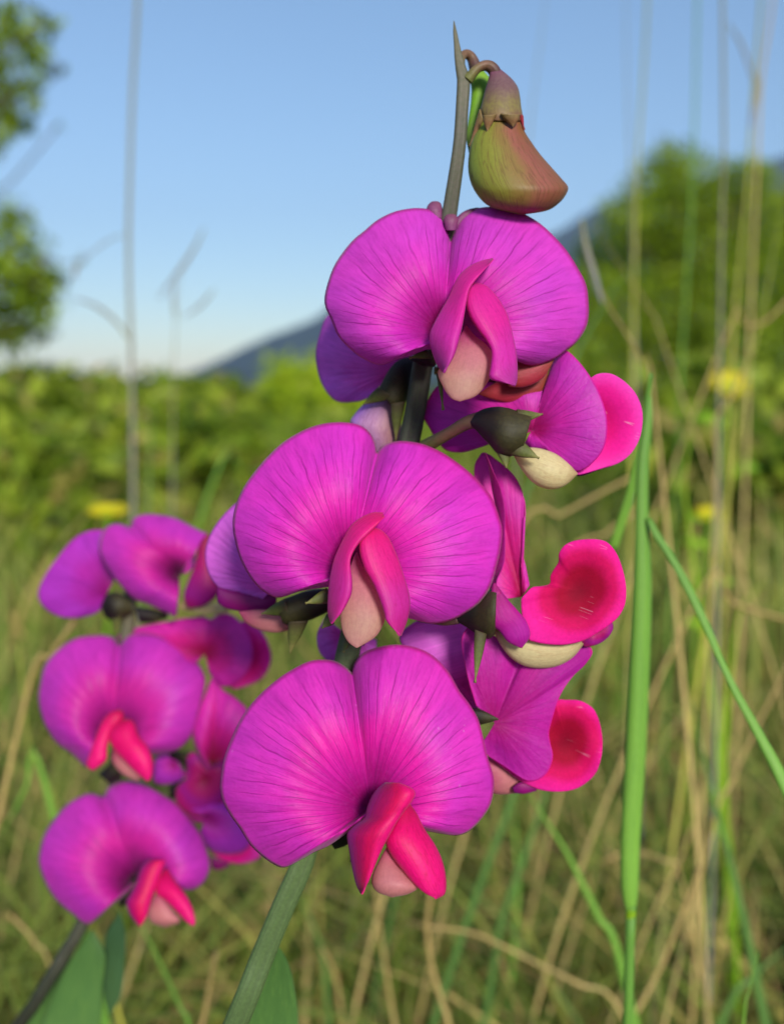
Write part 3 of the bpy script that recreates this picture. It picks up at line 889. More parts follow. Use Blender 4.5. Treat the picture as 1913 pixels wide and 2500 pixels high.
# recognisable blades and straws low in the meadow
G_LOW = 'loose blades and straws low in the meadow'
low = [
    ('wild_grass', [1120, 1680, 1170, 1760, 1215, 1830, 1250, 1900, 1290, 1980, 1330, 2070], .20, 4.0, M_BLADE, 'light green blade bending down below the lowest side flower', True),
    ('wild_grass', [1480, 1500, 1530, 1720, 1560, 1830, 1600, 2000, 1640, 2196], .21, 4.0, M_BLADE_D, 'long blue green blade running down past the hanging leaf', True),
    ('straw', [1500, 1860, 1460, 1960, 1420, 2060, 1375, 2150, 1340, 2230], .22, 3.2, M_STRAW, 'thick cut straw leaning against the broad green stem', False),
    ('straw', [900, 1985, 1010, 2000, 1080, 2030, 1160, 2070, 1240, 2110, 1330, 2170], .24, 2.6, M_STRAW, 'bent dry straw lying across the grass under the flowers', False),
    ('straw', [925, 1900, 915, 1990, 925, 2070, 950, 2160, 965, 2230], .22, 3.4, M_STRAW, 'kinked straw standing under the lowest open flower', False),
    ('straw', [805, 1900, 815, 2000, 830, 2100, 850, 2230], .25, 2.6, M_STRAW, 'slim upright straw between the flower stalk and the kinked straw', False),
    ('straw', [465, 2040, 450, 2110, 435, 2196, 425, 2240], .20, 3.0, M_STRAW, 'pale straw standing just behind the flower stalk', False),
    ('straw', [20, 1960, 60, 2000, 80, 2030, 110, 2080], .24, 2.6, M_STRAW, 'short straw stub with a knob beside the second flower spike', False),
    ('wild_grass', [265, 1930, 310, 2000, 350, 2080, 390, 2170, 410, 2240], .19, 2.4, M_BLADE, 'thin light green blade running down beside the second flower spike', True),
    ('wild_grass', [1625, 2040, 1610, 2100, 1600, 2150, 1590, 2230], .135, 1.6, M_BLADE, 'small pointed bright green blade near the long blue green blade', True),
    ('wild_grass', [1690, 2030, 1650, 2060, 1610, 2100, 1560, 2160], .24, 5.0, M_BLADE_D, 'broad dark green blade beside the small pointed one', True),
    ('wild_grass', [1230, 1480, 1190, 1620, 1150, 1760, 1080, 1960, 1060, 2060], .26, 3.6, M_BLADE_D, 'dark green blade crossing behind the lowest side flower', True),
    ('wild_grass', [1330, 1340, 1260, 1420, 1220, 1470, 1150, 1580], .25, 4.0, M_BLADE_D, 'blue green blade slanting behind the big red petal', True),
    ('straw', [1380, 1010, 1300, 1050, 1200, 1105, 1100, 1160], .26, 3.2, M_STRAW, 'brown straw slanting behind the side flower with the cream keel', False),
    ('straw', [1370, 1090, 1290, 1150, 1200, 1230], .30, 3.2, M_STRAW, 'second brown straw slanting below the first one', False),
    ('straw', [1690, 1330, 1620, 1310, 1560, 1290, 1500, 1270], .26, 3.2, M_STRAW, 'golden straw lying level beyond the hanging leaf', False),
    ('straw', [1690, 640, 1640, 690, 1590, 705, 1550, 730], .30, 2.8, M_STRAW, 'short golden straw crossing the leaning pale green stalk', False),
    ('straw', [1690, 1420, 1640, 1520, 1600, 1600, 1560, 1690, 1530, 1760], .24, 2.6, M_STRAW, 'tan straw leaning beyond the hanging leaf', False),
    ('straw', [1290, 1850, 1330, 1830, 1380, 1830, 1430, 1850, 1460, 1890], .25, 2.6, M_STRAW, 'curved brown straw arching behind the broad green stem', False),
    ('straw', [1510, 1640, 1490, 1750, 1440, 1880, 1390, 1980], .27, 2.4, M_STRAW, 'yellow straw slanting up from the foot of the broad green stem', False),
    ('wild_grass', [1480, 880, 1475, 960, 1465, 1040, 1480, 1160], .30, 4.0, M_YGREEN, 'yellow green leaf hanging under the yellow wildflower', True),
    ('straw', [1600, 780, 1560, 860, 1530, 900, 1535, 980, 1530, 1100], .28, 2.6, M_STRAW, 'pale curved straw beneath the yellow wildflower', False),
    ('wild_grass', [0, 1790, 30, 1740, 60, 1680, 85, 1640], .22, 4.0, M_BLADE, 'bright green blade beside the lowest flower of the second spike', True),
    ('straw', [40, 1380, 50, 1480, 60, 1580, 90, 1660, 130, 1760], .24, 3.0, M_STRAW_G, 'yellowish straw standing beside the second flower spike', False),
    ('straw', [160, 1330, 120, 1390, 100, 1420, 60, 1480], .22, 3.4, M_STRAW, 'short golden straw behind the second spike', False),
    ('wild_grass', [330, 850, 325, 940, 320, 1010, 318, 1100], .40, 3.2, M_BLADE_D, 'soft green blade standing behind the top of the second spike', True),
    ('wild_grass', [680, 930, 580, 1000, 520, 1010, 470, 1000], .40, 4.0, M_BLADE, 'level light green blade behind the middle open flower', True),
    ('wild_grass', [1100, 1700, 1105, 1800, 1110, 1900, 1100, 2050], .30, 3.0, M_BLADE, 'upright green blade behind the light green bending blade', True),
    ('wild_grass', [1640, 1250, 1590, 1300, 1570, 1400, 1560, 1500], .33, 4.0, M_YGREEN, 'short yellow green blade beyond the hanging leaf', True),
    ('wild_grass', [1530, 1280, 1540, 1400, 1545, 1500, 1550, 1640], .34, 4.0, M_YGREEN, 'upright yellow green blade between the broad stem and the tan straw', True),
    ('wild_grass', [620, 1890, 660, 1960, 690, 2040, 700, 2150], .27, 3.2, M_BLADE_D, 'grey green blade behind the flower stalk', True),
    ('straw', [690, 2030, 720, 2100, 740, 2230], .27, 2.6, M_STRAW, 'short tan straw beside the large pea leaf', False),
]
for nm, path, D, w, mat, lab, fl in low:
    stalk(nm, path, D, w, mat, lab, 'grass blade' if fl else 'straw', G_LOW, flat=fl, tip=fl)


# yellow wildflowers
def wildflower(vx, vy, D, r, label, tilt):
    c = at(vx, vy, D)
    root = empty('yellow_wildflower', (c[0], c[1], 0))
    q = spline3(np.array([c, c - [0.004, 0, c[2] * .4], [c[0], c[1], -.004]]), 20)
    V, Fc, uv = tube_world(q, .0009, 8)
    mesh_obj('stem', V, Fc, M_YGREEN, root, uv)
    rr = random.Random(int(vx))
    for k in range(9):
        a = 2 * math.pi * k / 9 + rr.uniform(-.1, .1)
        e1 = np.array([math.cos(a), math.sin(a) * .5, math.sin(a) * .8 * tilt + .25])
        P = np.array([c + e1 * r * t + np.array([0, 0, .12 * r * math.sin(t * 3)]) for t in np.linspace(.1, 1, 8)])
        w = r * .55 * np.sin(np.linspace(.35, 2.9, 8))
        V, Fc, uv = ribbon_world(P, w, np.array([-math.sin(a), math.cos(a) * .5, math.cos(a) * .6]), .15)
        thicken(mesh_obj('petal', V, Fc, M_YELLOW, root, uv), .0002)
    V, Fc, uv = tube_world(np.array([c - [0, 0, r * .35], c - [0, 0, r * .1], c + [0, 0, r * .15], c + [0, 0, r * .22]]), np.array([.15, .42, .35, .1]) * r, 12)
    mesh_obj('flower_head', V, Fc, M_YGREEN, root, uv)
    for k in range(3):
        z = c[2] * (.93 - .09 * k)
        s = 1 if k % 2 else -1
        P = np.array([[c[0], c[1], z], [c[0] + s * r * .9, c[1] - .003, z + r * .5], [c[0] + s * r * 1.7, c[1], z + r * .4]])
        q = spline3(P, 10)
        V, Fc, uv = ribbon_world(q, r * .6 * np.sin(np.linspace(.4, 2.9, 10)), np.array([0, .6, .8]), .2)
        thicken(mesh_obj('leaf', V, face_cam(V, Fc), M_YGREEN, root, uv), .0002)
    tag(root, label, 'wildflower', 'yellow wildflowers in the meadow')


wildflower(1562, 832, .42, .0105, 'yellow wildflower standing high beyond the broad green stem', .9)
wildflower(1522, 1108, .40, .0075, 'small yellow green wildflower beside the joint of the broad green stem', .5)
wildflower(232, 1104, .33, .008, 'yellow wildflower peeping over the top of the second flower spike', .3)


# ---------------------------------------------------------------- sweet pea: the flower spike in focus
def tooth(parent, base_a, base_b, tip, D, Dtip=None, mat=None):
    """pointed calyx lobe between two base points"""
    a, b, t = (np.array(x, float).reshape(2) for x in (base_a, base_b, tip))
    mid = (a + b) / 2
    L = [a, a * .55 + t * .45 + (a - mid) * .12, t]
    R = [b, b * .55 + t * .45 + (b - mid) * .12, t]
    return patch('calyx_tooth', parent, mat or M_TOOTH, L, R, (D, Dtip or D), .6, n=18, m=9, thick=.0002)


def flower(plant, centre, D):
    return empty('flower', unproj(centre[0], centre[1], D), plant)


base = unproj(*(np.array([300, 2450]) * 1.13869), .11)
plant = empty('sweet_pea', (base[0] - .01, base[1] + .01, 0))
tag(plant, 'sharp tall sweet pea spike with magenta flowers and a drooping bud on top', 'flower')
DS = .1035

# stem (peduncle): visible from the bottom edge up to the pointed tip
sp_ = pts('v', 520, 2300, 540, 2200, 0, 0)[:0]
path = np.vstack([pts('c2', 400, 80, 398, 110, 412, 200, 425, 300, 440, 420, 468, 560), pts('v', 992, 172, 988, 240, 982, 320, 962, 455, 935, 620, 905, 775, 878, 930, 830, 1120, 770, 1300, 742, 1405, 705, 1600, 655, 1820, 610, 1930, 560, 2050, 500, 2200)])
Dp = np.array([.0985] * 6 + [.0985, .0985, .0987, .1, .102, .103, .1035, .104, .104, .104, .1035, .1025, .102, .102, .102])
rad = np.array([1.0, 3.2, 5.2, 7, 10, 14, 16, 15, 15.5, 18, 21, 24, 25, 26, 27, 28, 27, 27, 27.5, 28, 29])
Pw = unproj(path[:, 0], path[:, 1], Dp)
rw = rad / F * Dp
Pw = np.vstack([Pw, Pw[-1] + [-.012, .004, -.03], Pw[-1] + [-.03, .012, -.12], [plant.location.x, plant.location.y, -.004]])
rw = np.r_[rw, rw[-1], rw[-1] * 1.05, rw[-1] * 1.1]
q = spline3(Pw[::-1], 240)
dd = np.r_[0, np.cumsum(np.linalg.norm(np.diff(Pw[::-1], axis=0), axis=1))]
V, Fc, uv = tube_world(q, np.interp(np.linspace(0, dd[-1], 240), dd, rw[::-1]), 24, .8)
# ribs along the stem
k = np.tile(np.arange(24), 240)
cen = np.repeat(q, 24, axis=0)
V = cen + (V - cen) * (1 + .17 * np.cos(k * 2 * math.pi / 24 * 3 + .6))[:, None]
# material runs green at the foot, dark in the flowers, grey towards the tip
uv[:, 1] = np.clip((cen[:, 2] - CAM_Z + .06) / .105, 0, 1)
mesh_obj('stem', V, Fc, M_STEM, plant, uv)

# --- drooping bud at the top
f = empty('bud', unproj(1250, 320, .099), plant)
tube('pedicel', f, M_PEDICEL, pts('c2', 525, 620, 570, 560, 620, 510, 680, 486, 735, 500, 775, 545, 800, 600), [.0985, .0983, .0983, .0984, .0985, .0987, .0988], [14, 12, 11, 12, 14, 15, 12])
patch('banner_petal', f, M_BUD, pts('c2', 790, 850, 680, 950, 612, 1060, 558, 1190, 533, 1330, 533, 1460, 560, 1570, 610, 1660, 680, 1740, 760, 1785, 870, 1815, 1000, 1846),
      pts('c2', 880, 850, 1005, 960, 1045, 1085, 1112, 1190, 1192, 1300, 1292, 1415, 1387, 1522, 1442, 1595, 1417, 1670, 1352, 1745, 1242, 1810, 1010, 1848), (.0985, .0985), .78, True, back=.6, n=60, m=25)
patch('calyx', f, M_BUDCAL, pts('c2', 690, 478, 722, 560, 704, 640, 680, 720, 656, 820, 640, 890, 650, 950, 672, 990),
      pts('c2', 735, 470, 830, 522, 925, 602, 982, 680, 1004, 770, 1014, 860, 1026, 930, 1020, 990), (.0987, .0982), .80, True, back=.7, n=40, m=17)
tooth(f, pts('c2', 632, 880), pts('c2', 672, 985), pts('c2', 542, 1225), .0975, .0985, M_BUDTOOTH)
tooth(f, pts('c2', 660, 940), pts('c2', 790, 930), pts('c2', 704, 1090), .0963, .0966, M_BUDTOOTH)
tooth(f, pts('c2', 820, 930), pts('c2', 1010, 930), pts('c2', 940, 1045), .0962, .0962, M_BUDTOOTH)
tooth(f, pts('c2', 985, 920), pts('c2', 1034, 940), pts('c2', 1037, 1075), .0974, .0978, M_BUD_R)
# --- second, green bud close behind
f = empty('bud', unproj(1155, 250, .1015), plant)
tube('pedicel', f, M_PEDICEL, pts('c2', 480, 560, 470, 440, 490, 390, 530, 385, 570, 430, 600, 520), [.0995, .1002, .1008, .1012, .1015, .1015], [8, 9, 10, 11, 13, 16])
patch('banner_petal', f, M_BUD_G, pts('c2', 560, 430, 540, 560, 560, 700, 552, 850, 530, 1000, 514, 1150, 538, 1285), pts('c2', 590, 440, 680, 540, 728, 610, 705, 720, 665, 870, 620, 1000, 545, 1285), .1015, .7, True, n=40)

# --- topmost open flower
f = flower(plant, (1110, 760), .094)
fan('banner_petal', f, M_BAN_A, pts('c1', 640, 665), pts('c1', 600, 742, 560, 750, 490, 775, 420, 795, 335, 822, 250, 790, 190, 745, 130, 680, 95, 600, 68, 540, 64, 490, 80, 420, 105, 350, 140, 290, 200, 215, 260, 165, 320, 115,
    400, 75, 480, 58, 545, 57, 600, 70, 640, 95, 667, 130, 683, 178, 698, 138, 720, 105, 760, 75, 820, 55, 880, 49, 960, 55, 1040, 85, 1120, 135, 1190, 200, 1250, 270, 1300, 350, 1340, 430, 1352, 520, 1350, 600, 1330, 660,
    1290, 715, 1250, 748, 1200, 785, 1140, 812, 1085, 825, 1040, 818, 990, 800, 900, 790), .0945, base=-3.5, bulge=2.6, rim=2.2, tx=-.6, ty=2.2, crease=3.2, notch=pts('c1', 683, 178), cw=.10, seed=1)
patch('wing_petal', f, M_WING_P, pts('c1', 884, 300, 830, 312, 770, 340, 720, 385, 690, 440, 668, 490, 622, 570, 582, 650, 575, 695, 585, 750, 610, 820, 640, 858),
      pts('c1', 886, 304, 850, 352, 800, 410, 772, 452, 758, 505, 748, 565, 738, 625, 722, 695, 702, 765, 672, 822, 645, 860), (.0915, .0885), .9, dl=-2.0, dr=.3, skew=.62)
patch('wing_petal', f, M_WING_P, pts('c1', 790, 422, 762, 472, 755, 530, 775, 592, 815, 655, 850, 700, 878, 760, 872, 830, 868, 888, 930, 908, 994, 921),
      pts('c1', 800, 418, 850, 432, 900, 480, 945, 550, 970, 620, 986, 690, 1000, 760, 1006, 830, 1005, 890, 1000, 915, 997, 923), (.0915, .0885), .8, dl=-.6, dr=-2.2, skew=.42)
patch('keel', f, M_KEEL, pts('c1', 752, 630, 720, 690, 690, 750, 652, 810, 617, 858, 642, 930, 682, 985, 720, 1000), pts('c1', 758, 630, 800, 680, 850, 720, 884, 772, 886, 850, 850, 920, 800, 975, 724, 1001), (.0936, .0905), .5, True, back=.7, n=36)
patch('calyx', f, M_CALYX, pts('c1', 470, 790, 500, 780, 540, 760, 580, 735, 600, 700), pts('c1', 545, 830, 570, 830, 600, 830, 615, 800, 640, 740), (.1, .0975), .9, True, n=20)
tooth(f, pts('c1', 608, 865), pts('c1', 640, 880), pts('c1', 642, 1042), .0945, .094)
tooth(f, pts('c1', 560, 745), pts('c1', 590, 790), pts('c1', 478, 788), .0965, .0955)

# --- middle open flower
f = flower(plant, (880, 1320), .093)
fan('banner_petal', f, M_BAN_B, pts('c3', 760, 800), pts('c3', 660, 888, 600, 895, 520, 908, 430, 938, 380, 935, 310, 890, 255, 820, 215, 740, 190, 650, 180, 580, 185, 520, 205, 450, 240, 380, 290, 310, 350, 240, 430, 165, 520, 110,
    600, 78, 680, 64, 760, 65, 820, 80, 865, 115, 890, 160, 901, 215, 915, 195, 950, 170, 1010, 157, 1070, 160, 1140, 175, 1220, 210, 1290, 255, 1360, 310, 1430, 380, 1480, 450, 1510, 530, 1528, 600, 1520, 690, 1500, 780, 1470, 880,
    1420, 960, 1350, 1015, 1270, 1055, 1190, 1070, 1130, 1062, 1040, 1040), .0940, base=-3.5, bulge=2.8, rim=2.2, tx=-.5, ty=2.4, crease=3.2, notch=pts('c3', 901, 215), cw=.10, seed=2)
patch('wing_petal', f, M_WING_M, pts('c3', 930, 514, 880, 514, 820, 540, 770, 580, 740, 630, 710, 690, 682, 760, 662, 860, 655, 950, 655, 1020, 668, 1066),
      pts('c3', 938, 535, 900, 580, 860, 622, 812, 670, 780, 720, 768, 770, 778, 850, 775, 920, 742, 990, 710, 1035, 672, 1069), (.0905, .0880), .9, dl=-1.8, dr=.2, skew=.6)
patch('wing_petal', f, M_WING_M, pts('c3', 870, 590, 838, 612, 815, 660, 815, 720, 840, 800, 880, 870, 910, 940, 935, 1010, 950, 1062, 1016, 1131), pts('c3', 882, 588, 920, 600, 960, 640, 990, 700, 1020, 780, 1042, 850, 1062, 920, 1068, 990, 1052, 1060, 1024, 1133), (.0905, .0878), .8, dl=-.4, dr=-2.0, skew=.42)
patch('keel', f, M_KEEL, pts('c3', 796, 715, 770, 780, 740, 900, 720, 970, 718, 1040, 730, 1110, 760, 1165, 798, 1192), pts('c3', 804, 715, 830, 780, 870, 850, 920, 950, 942, 1030, 930, 1080, 890, 1140, 804, 1192), (.0932, .0898), .5, True, back=.7, n=36)
patch('calyx', f, M_CALYX, pts('c3', 820, 1130, 780, 1080, 740, 1030, 710, 960, 700, 900), pts('c3', 920, 1110, 900, 1040, 860, 980, 830, 920, 810, 860), (.1, .0965), .9, True, n=20)
tooth(f, pts('c3', 650, 890), pts('c3', 665, 968), pts('c3', 543, 970), .0945, .0935)
tooth(f, pts('c3', 740, 1150), pts('c3', 775, 1165), pts('c3', 732, 1215), .096, .0955)
tooth(f, pts('c3', 650, 1020), pts('c3', 690, 1070), pts('c3', 625, 1095), .0965, .096)

# --- lowest open flower
f = flower(plant, (850, 1850), .0925)
fan('banner_petal', f, M_BAN_C, pts('c4', 890, 960), pts('c4', 872, 1000, 855, 1020, 800, 1060, 740, 1112, 660, 1165, 590, 1195, 520, 1235, 430, 1278, 370, 1260, 300, 1210, 240, 1150, 190, 1070, 140, 1000, 100, 930, 82, 850, 90, 760, 105, 680, 135, 600,
    180, 500, 230, 420, 300, 340, 380, 270, 460, 215, 560, 165, 640, 155, 700, 162, 745, 185, 780, 212, 794, 230, 802, 190, 830, 140, 880, 105, 960, 82, 1040, 74, 1120, 85, 1200, 115, 1260, 160, 1320, 230, 1370, 320, 1430, 400, 1475, 480,
    1500, 570, 1525, 680, 1555, 780, 1558, 860, 1535, 950, 1480, 1030, 1420, 1085, 1360, 1105, 1290, 1098, 1200, 1082, 1100, 1060), .0930, base=-3.2, bulge=2.6, rim=2.0, tx=-.3, ty=2.6, crease=3.0, notch=pts('c4', 794, 230), cw=.09, seed=3)
patch('wing_petal', f, M_WING_C, pts('c4', 970, 818, 930, 850, 895, 900, 872, 960, 860, 1010, 805, 1050, 770, 1090, 768, 1130, 780, 1200, 795, 1290, 815, 1370, 840, 1420),
      pts('c4', 1050, 820, 1115, 848, 1136, 880, 1112, 930, 1072, 980, 1032, 1040, 982, 1130, 942, 1210, 906, 1300, 880, 1360, 845, 1421), (.0890, .0865), .85, dl=-2.0, dr=.2, skew=.58)
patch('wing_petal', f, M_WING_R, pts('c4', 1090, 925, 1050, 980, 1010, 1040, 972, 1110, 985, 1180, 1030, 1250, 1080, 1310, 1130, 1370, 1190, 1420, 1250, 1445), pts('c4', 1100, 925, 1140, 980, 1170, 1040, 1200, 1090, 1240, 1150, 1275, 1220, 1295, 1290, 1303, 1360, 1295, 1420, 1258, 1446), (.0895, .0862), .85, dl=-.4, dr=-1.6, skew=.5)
patch('keel', f, M_KEEL_P, pts('c4', 995, 1140, 950, 1220, 910, 1300, 900, 1360, 930, 1410, 1006, 1438), pts('c4', 1005, 1140, 1040, 1250, 1090, 1310, 1150, 1380, 1100, 1420, 1014, 1438), (.0898, .0876), .7, True, back=.7, n=30)
patch('calyx', f, M_CALYX, pts('c4', 640, 1080, 700, 1060, 760, 1040, 800, 1000), pts('c4', 700, 1180, 760, 1160, 800, 1120, 850, 1060), (.1005, .096), .9, True, n=20)
tooth(f, pts('c4', 770, 1100), pts('c4', 800, 1100), pts('c4', 790, 1250), .0935, .093)

# --- flower turned away behind the topmost one (violet banner, dark calyx)
f = flower(plant, (900, 960), .109)
fan('banner_petal', f, M_BAN_R, pts('c1', 400, 850), pts('c1', 300, 965, 260, 992, 200, 1003, 130, 1002, 80, 962, 45, 900, 24, 820, 22, 750, 42, 665, 70, 590, 130, 540, 210, 520, 270, 560, 340, 530, 430, 550, 500, 620, 520, 720, 480, 800), .1085, base=1, bulge=-.6, rim=1.2, tx=2.0, ty=.5, crease=1.5, notch=pts('c1', 270, 560), cw=.2, seed=4)
patch('calyx', f, M_CALYX, pts('c1', 530, 780, 470, 785, 420, 800, 375, 850, 345, 905, 325, 945), pts('c1', 540, 850, 500, 900, 480, 960, 455, 1010, 425, 1035, 400, 1030), (.106, .1045), .9, True, n=26)
tooth(f, pts('c1', 325, 930), pts('c1', 400, 985), pts('c1', 252, 1016), .1035, .104)
tooth(f, pts('c1', 385, 1010), pts('c1', 460, 1000), pts('c1', 411, 1192), .1035, .104)
patch('keel', f, M_KEEL_MAUVE, pts('c1', 345, 985, 262, 1010, 205, 1070, 190, 1105, 220, 1150, 290, 1240), pts('c1', 390, 985, 425, 1060, 440, 1130, 440, 1200, 420, 1240, 360, 1280), .1065, .6, True, n=26)
# --- red-brown bud behind the topmost flower
f = empty('bud', unproj(1260, 930, .0985), plant)
patch('banner_petal', f, M_BUD_R, pts('c1', 812, 962, 900, 905, 1000, 860, 1080, 830, 1140, 810, 1160, 800), pts('c1', 814, 966, 880, 990, 960, 1009, 1050, 1005, 1120, 970, 1150, 900), .1003, .5, True, n=30)
patch('wing_petal', f, M_BUD_R, pts('c1', 960, 800, 1040, 790, 1120, 770, 1188, 784), pts('c1', 960, 930, 1040, 930, 1130, 885, 1190, 788), .0978, .4, n=24)
tube('pedicel', f, M_PEDICEL, pts('c1', 600, 850, 700, 850, 800, 870, 900, 890), [.1035, .103, .102, .101], 10)

# --- side flower under the topmost one, calyx towards us
f = flower(plant, (1330, 1060), .099)
fan('banner_petal', f, M_BAN_S, pts('c1', 1075, 1140), pts('c1', 1040, 1200, 1075, 1242, 1130, 1256, 1180, 1282, 1222, 1322, 1270, 1345, 1330, 1332, 1380, 1292, 1420, 1240, 1440, 1170, 1440, 1080, 1420, 1000, 1385, 920, 1340, 850, 1290, 790, 1240, 750, 1195, 770, 1160, 850, 1140, 920,
    1080, 930, 1000, 900, 850, 880, 700, 880, 600, 940, 545, 1060, 575, 1130, 610, 1190, 655, 1238, 720, 1250, 780, 1240, 838, 1210, 960, 1190), .0990, base=-.5, bulge=.3, rim=.6, tx=3.2, ty=0, crease=1.5, notch=pts('c1', 1140, 920), cw=.12, seed=5, n=160, corr=.35)
fan('wing_petal', f, M_WING_BRIGHT, pts('c1', 1400, 1110), pts('c1', 1300, 1358, 1420, 1326, 1500, 1300, 1560, 1252, 1600, 1182, 1615, 1100, 1610, 1030, 1580, 960, 1530, 905, 1470, 868, 1420, 862, 1376, 876, 1320, 930, 1260, 1050, 1240, 1200, 1260, 1330), .0985, base=-1.5, bulge=0, rim=.6, cup=.8, closed=True, seed=6)
fan('wing_petal', f, M_WING_DARK, pts('c1', 1350, 1250), pts('c1', 1290, 1362, 1400, 1335, 1480, 1300, 1450, 1200, 1350, 1150, 1260, 1250), .1005, base=0, bulge=0, rim=0, closed=True, seed=7, n=60, m=12)
patch('keel', f, M_KEEL_C, pts('c1', 975, 1240, 1080, 1225, 1180, 1250, 1250, 1300, 1297, 1350), pts('c1', 985, 1262, 1020, 1325, 1075, 1392, 1140, 1426, 1200, 1426, 1250, 1402, 1299, 1354), (.098, .0972), .8, True, n=30)
tube('pedicel', f, M_PEDICEL, pts('c1', 545, 1225, 600, 1195, 680, 1150, 760, 1105, 830, 1090), [.1025, .101, .0992, .0975, .097], [17, 16, 15, 17, 22], nside=14)
patch('calyx', f, M_CALYX, pts('c1', 770, 1090, 820, 1045, 890, 1026, 960, 1032, 1030, 1056, 1075, 1075), pts('c1', 780, 1118, 820, 1160, 870, 1215, 915, 1262, 970, 1270, 1030, 1235), (.0968, .0958), .95, True, back=.8, n=30, m=17)
tooth(f, pts('c1', 1000, 1038), pts('c1', 1030, 1105), pts('c1', 1130, 1062), .0955, .0965)
tooth(f, pts('c1', 1010, 1180), pts('c1', 965, 1262), pts('c1', 1112, 1278), .0952, .0945)
tooth(f, pts('c1', 890, 1225), pts('c1', 970, 1262), pts('c1', 950, 1325), .0958, .0952)

# --- flower turned away behind the middle one
f = flower(plant, (620, 1450), .108)
fan('banner_petal', f, M_BAN_R, pts('c3', 400, 880), pts('c3', 330, 950, 240, 932, 180, 922, 120, 897, 75, 850, 48, 785, 42, 715, 60, 640, 100, 570, 150, 510, 210, 460, 300, 430, 380, 480, 480, 500, 520, 620, 500, 760), .1075, base=1, bulge=-.5, rim=1.2, tx=2, ty=.5, crease=1.5, notch=pts('c3', 380, 480), cw=.2, seed=8)
patch('wing_petal', f, M_WING_DARK, pts('c3', 104, 885, 180, 905, 280, 915, 400, 920), pts('c3', 101, 960, 140, 992, 230, 1012, 330, 1020, 400, 965), .1095, .5, n=26)
patch('keel', f, M_KEEL_P, pts('c3', 212, 1010, 320, 1000, 430, 1010, 480, 1030), pts('c3', 214, 1020, 250, 1070, 320, 1105, 400, 1116, 475, 1100), .107, .7, True, n=24)
patch('calyx', f, M_CALYX, pts('c3', 690, 900, 620, 895, 550, 905, 480, 930, 430, 950, 400, 975), pts('c3', 700, 990, 640, 1020, 590, 1045, 540, 1062, 470, 1082, 430, 1070), (.1035, .1035), .9, True, n=26)
tooth(f, pts('c3', 440, 945), pts('c3', 460, 1030), pts('c3', 322, 1022), .1025, .1035)
tooth(f, pts('c3', 458, 1062), pts('c3', 558, 1058), pts('c3', 467, 1220), .102, .1025)

# --- petal of a flower turned away behind the stem
f = flower(plant, (810, 1560), .111)
fan('banner_petal', f, M_BAN_R, pts('c3', 760, 1130), pts('c3', 640, 1040, 605, 1110, 603, 1175, 625, 1230, 690, 1275, 800, 1300, 890, 1250, 900, 1150), .111, base=0, bulge=.5, rim=1, seed=9, n=70, m=16)
patch('calyx', f, M_CALYX, pts('c3', 745, 1100, 760, 1130, 780, 1180), pts('c3', 810, 1090, 830, 1130, 840, 1180), (.107, .1085), .9, True, n=16)

# --- side flower beside the middle one, wing spread wide
f = flower(plant, (1330, 1500), .097)
fan('banner_petal', f, M_BAN_P, pts('c5', 640, 960), pts('c5', 690, 895, 672, 800, 648, 690, 655, 560, 661, 460, 652, 370, 620, 290, 570, 228, 505, 175, 432, 129, 400, 150, 370, 225, 400, 400, 440, 600, 460, 800, 470, 900, 520, 980), .0990, base=-1, bulge=.3, rim=0, tx=1.0, ty=1.2, crease=1.0, notch=pts('c5', 470, 230), cw=.08, seed=10, n=130, corr=.35)
patch('banner_lobe', f, M_BAN_D, pts('c5', 450, 180, 470, 330, 500, 500, 490, 700, 470, 850, 445, 1010, 452, 1118, 510, 1160, 560, 1222, 640, 1256), pts('c5', 432, 130, 480, 240, 520, 330, 546, 450, 548, 580, 545, 760, 500, 890, 600, 1020, 692, 1170, 650, 1258), .0972, .3, n=50, dl=-1.5)
patch('banner_fold', f, M_BAN_D, pts('c5', 480, 885, 455, 1000, 452, 1110, 515, 1160, 565, 1222, 636, 1256), pts('c5', 490, 880, 560, 970, 622, 1040, 670, 1100, 693, 1185, 646, 1258), .0958, .55, n=36)
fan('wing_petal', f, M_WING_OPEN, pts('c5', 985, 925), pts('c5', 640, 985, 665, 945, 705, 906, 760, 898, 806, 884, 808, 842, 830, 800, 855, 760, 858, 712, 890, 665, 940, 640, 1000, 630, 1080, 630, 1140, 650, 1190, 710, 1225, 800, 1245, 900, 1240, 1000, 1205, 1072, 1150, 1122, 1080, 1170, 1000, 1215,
    900, 1238, 800, 1236, 720, 1222, 680, 1200, 650, 1100), .0955, base=-1.6, bulge=0, rim=.9, cup=.4, tx=.6, ty=.3, closed=True, seed=12, n=140)
fan('wing_petal', f, M_WING_V, pts('c5', 1080, 1150), pts('c5', 990, 1238, 1040, 1247, 1100, 1228, 1150, 1185, 1172, 1125, 1120, 1060, 1000, 1100), .0978, base=0, bulge=0, rim=.5, closed=True, seed=13, n=60, m=12)
patch('keel', f, M_KEEL_C, pts('c5', 470, 1110, 560, 1130, 700, 1140, 850, 1150, 960, 1170, 1012, 1212), pts('c5', 474, 1140, 520, 1235, 580, 1312, 660, 1360, 750, 1373, 850, 1360, 940, 1310, 1014, 1218), .0986, .7, True, n=34)
patch('calyx', f, M_CALYX, pts('c5', 250, 1085, 320, 1040, 400, 970, 470, 915, 500, 915), pts('c5', 270, 1105, 330, 1140, 390, 1180, 450, 1205, 490, 1180), (.0985, .0968), .95, True, n=28)
patch('calyx_rim', f, M_WING_V, pts('c5', 425, 1010, 450, 970, 490, 935, 520, 930), pts('c5', 440, 1130, 465, 1090, 490, 1000, 525, 945), .0955, .3, n=16)
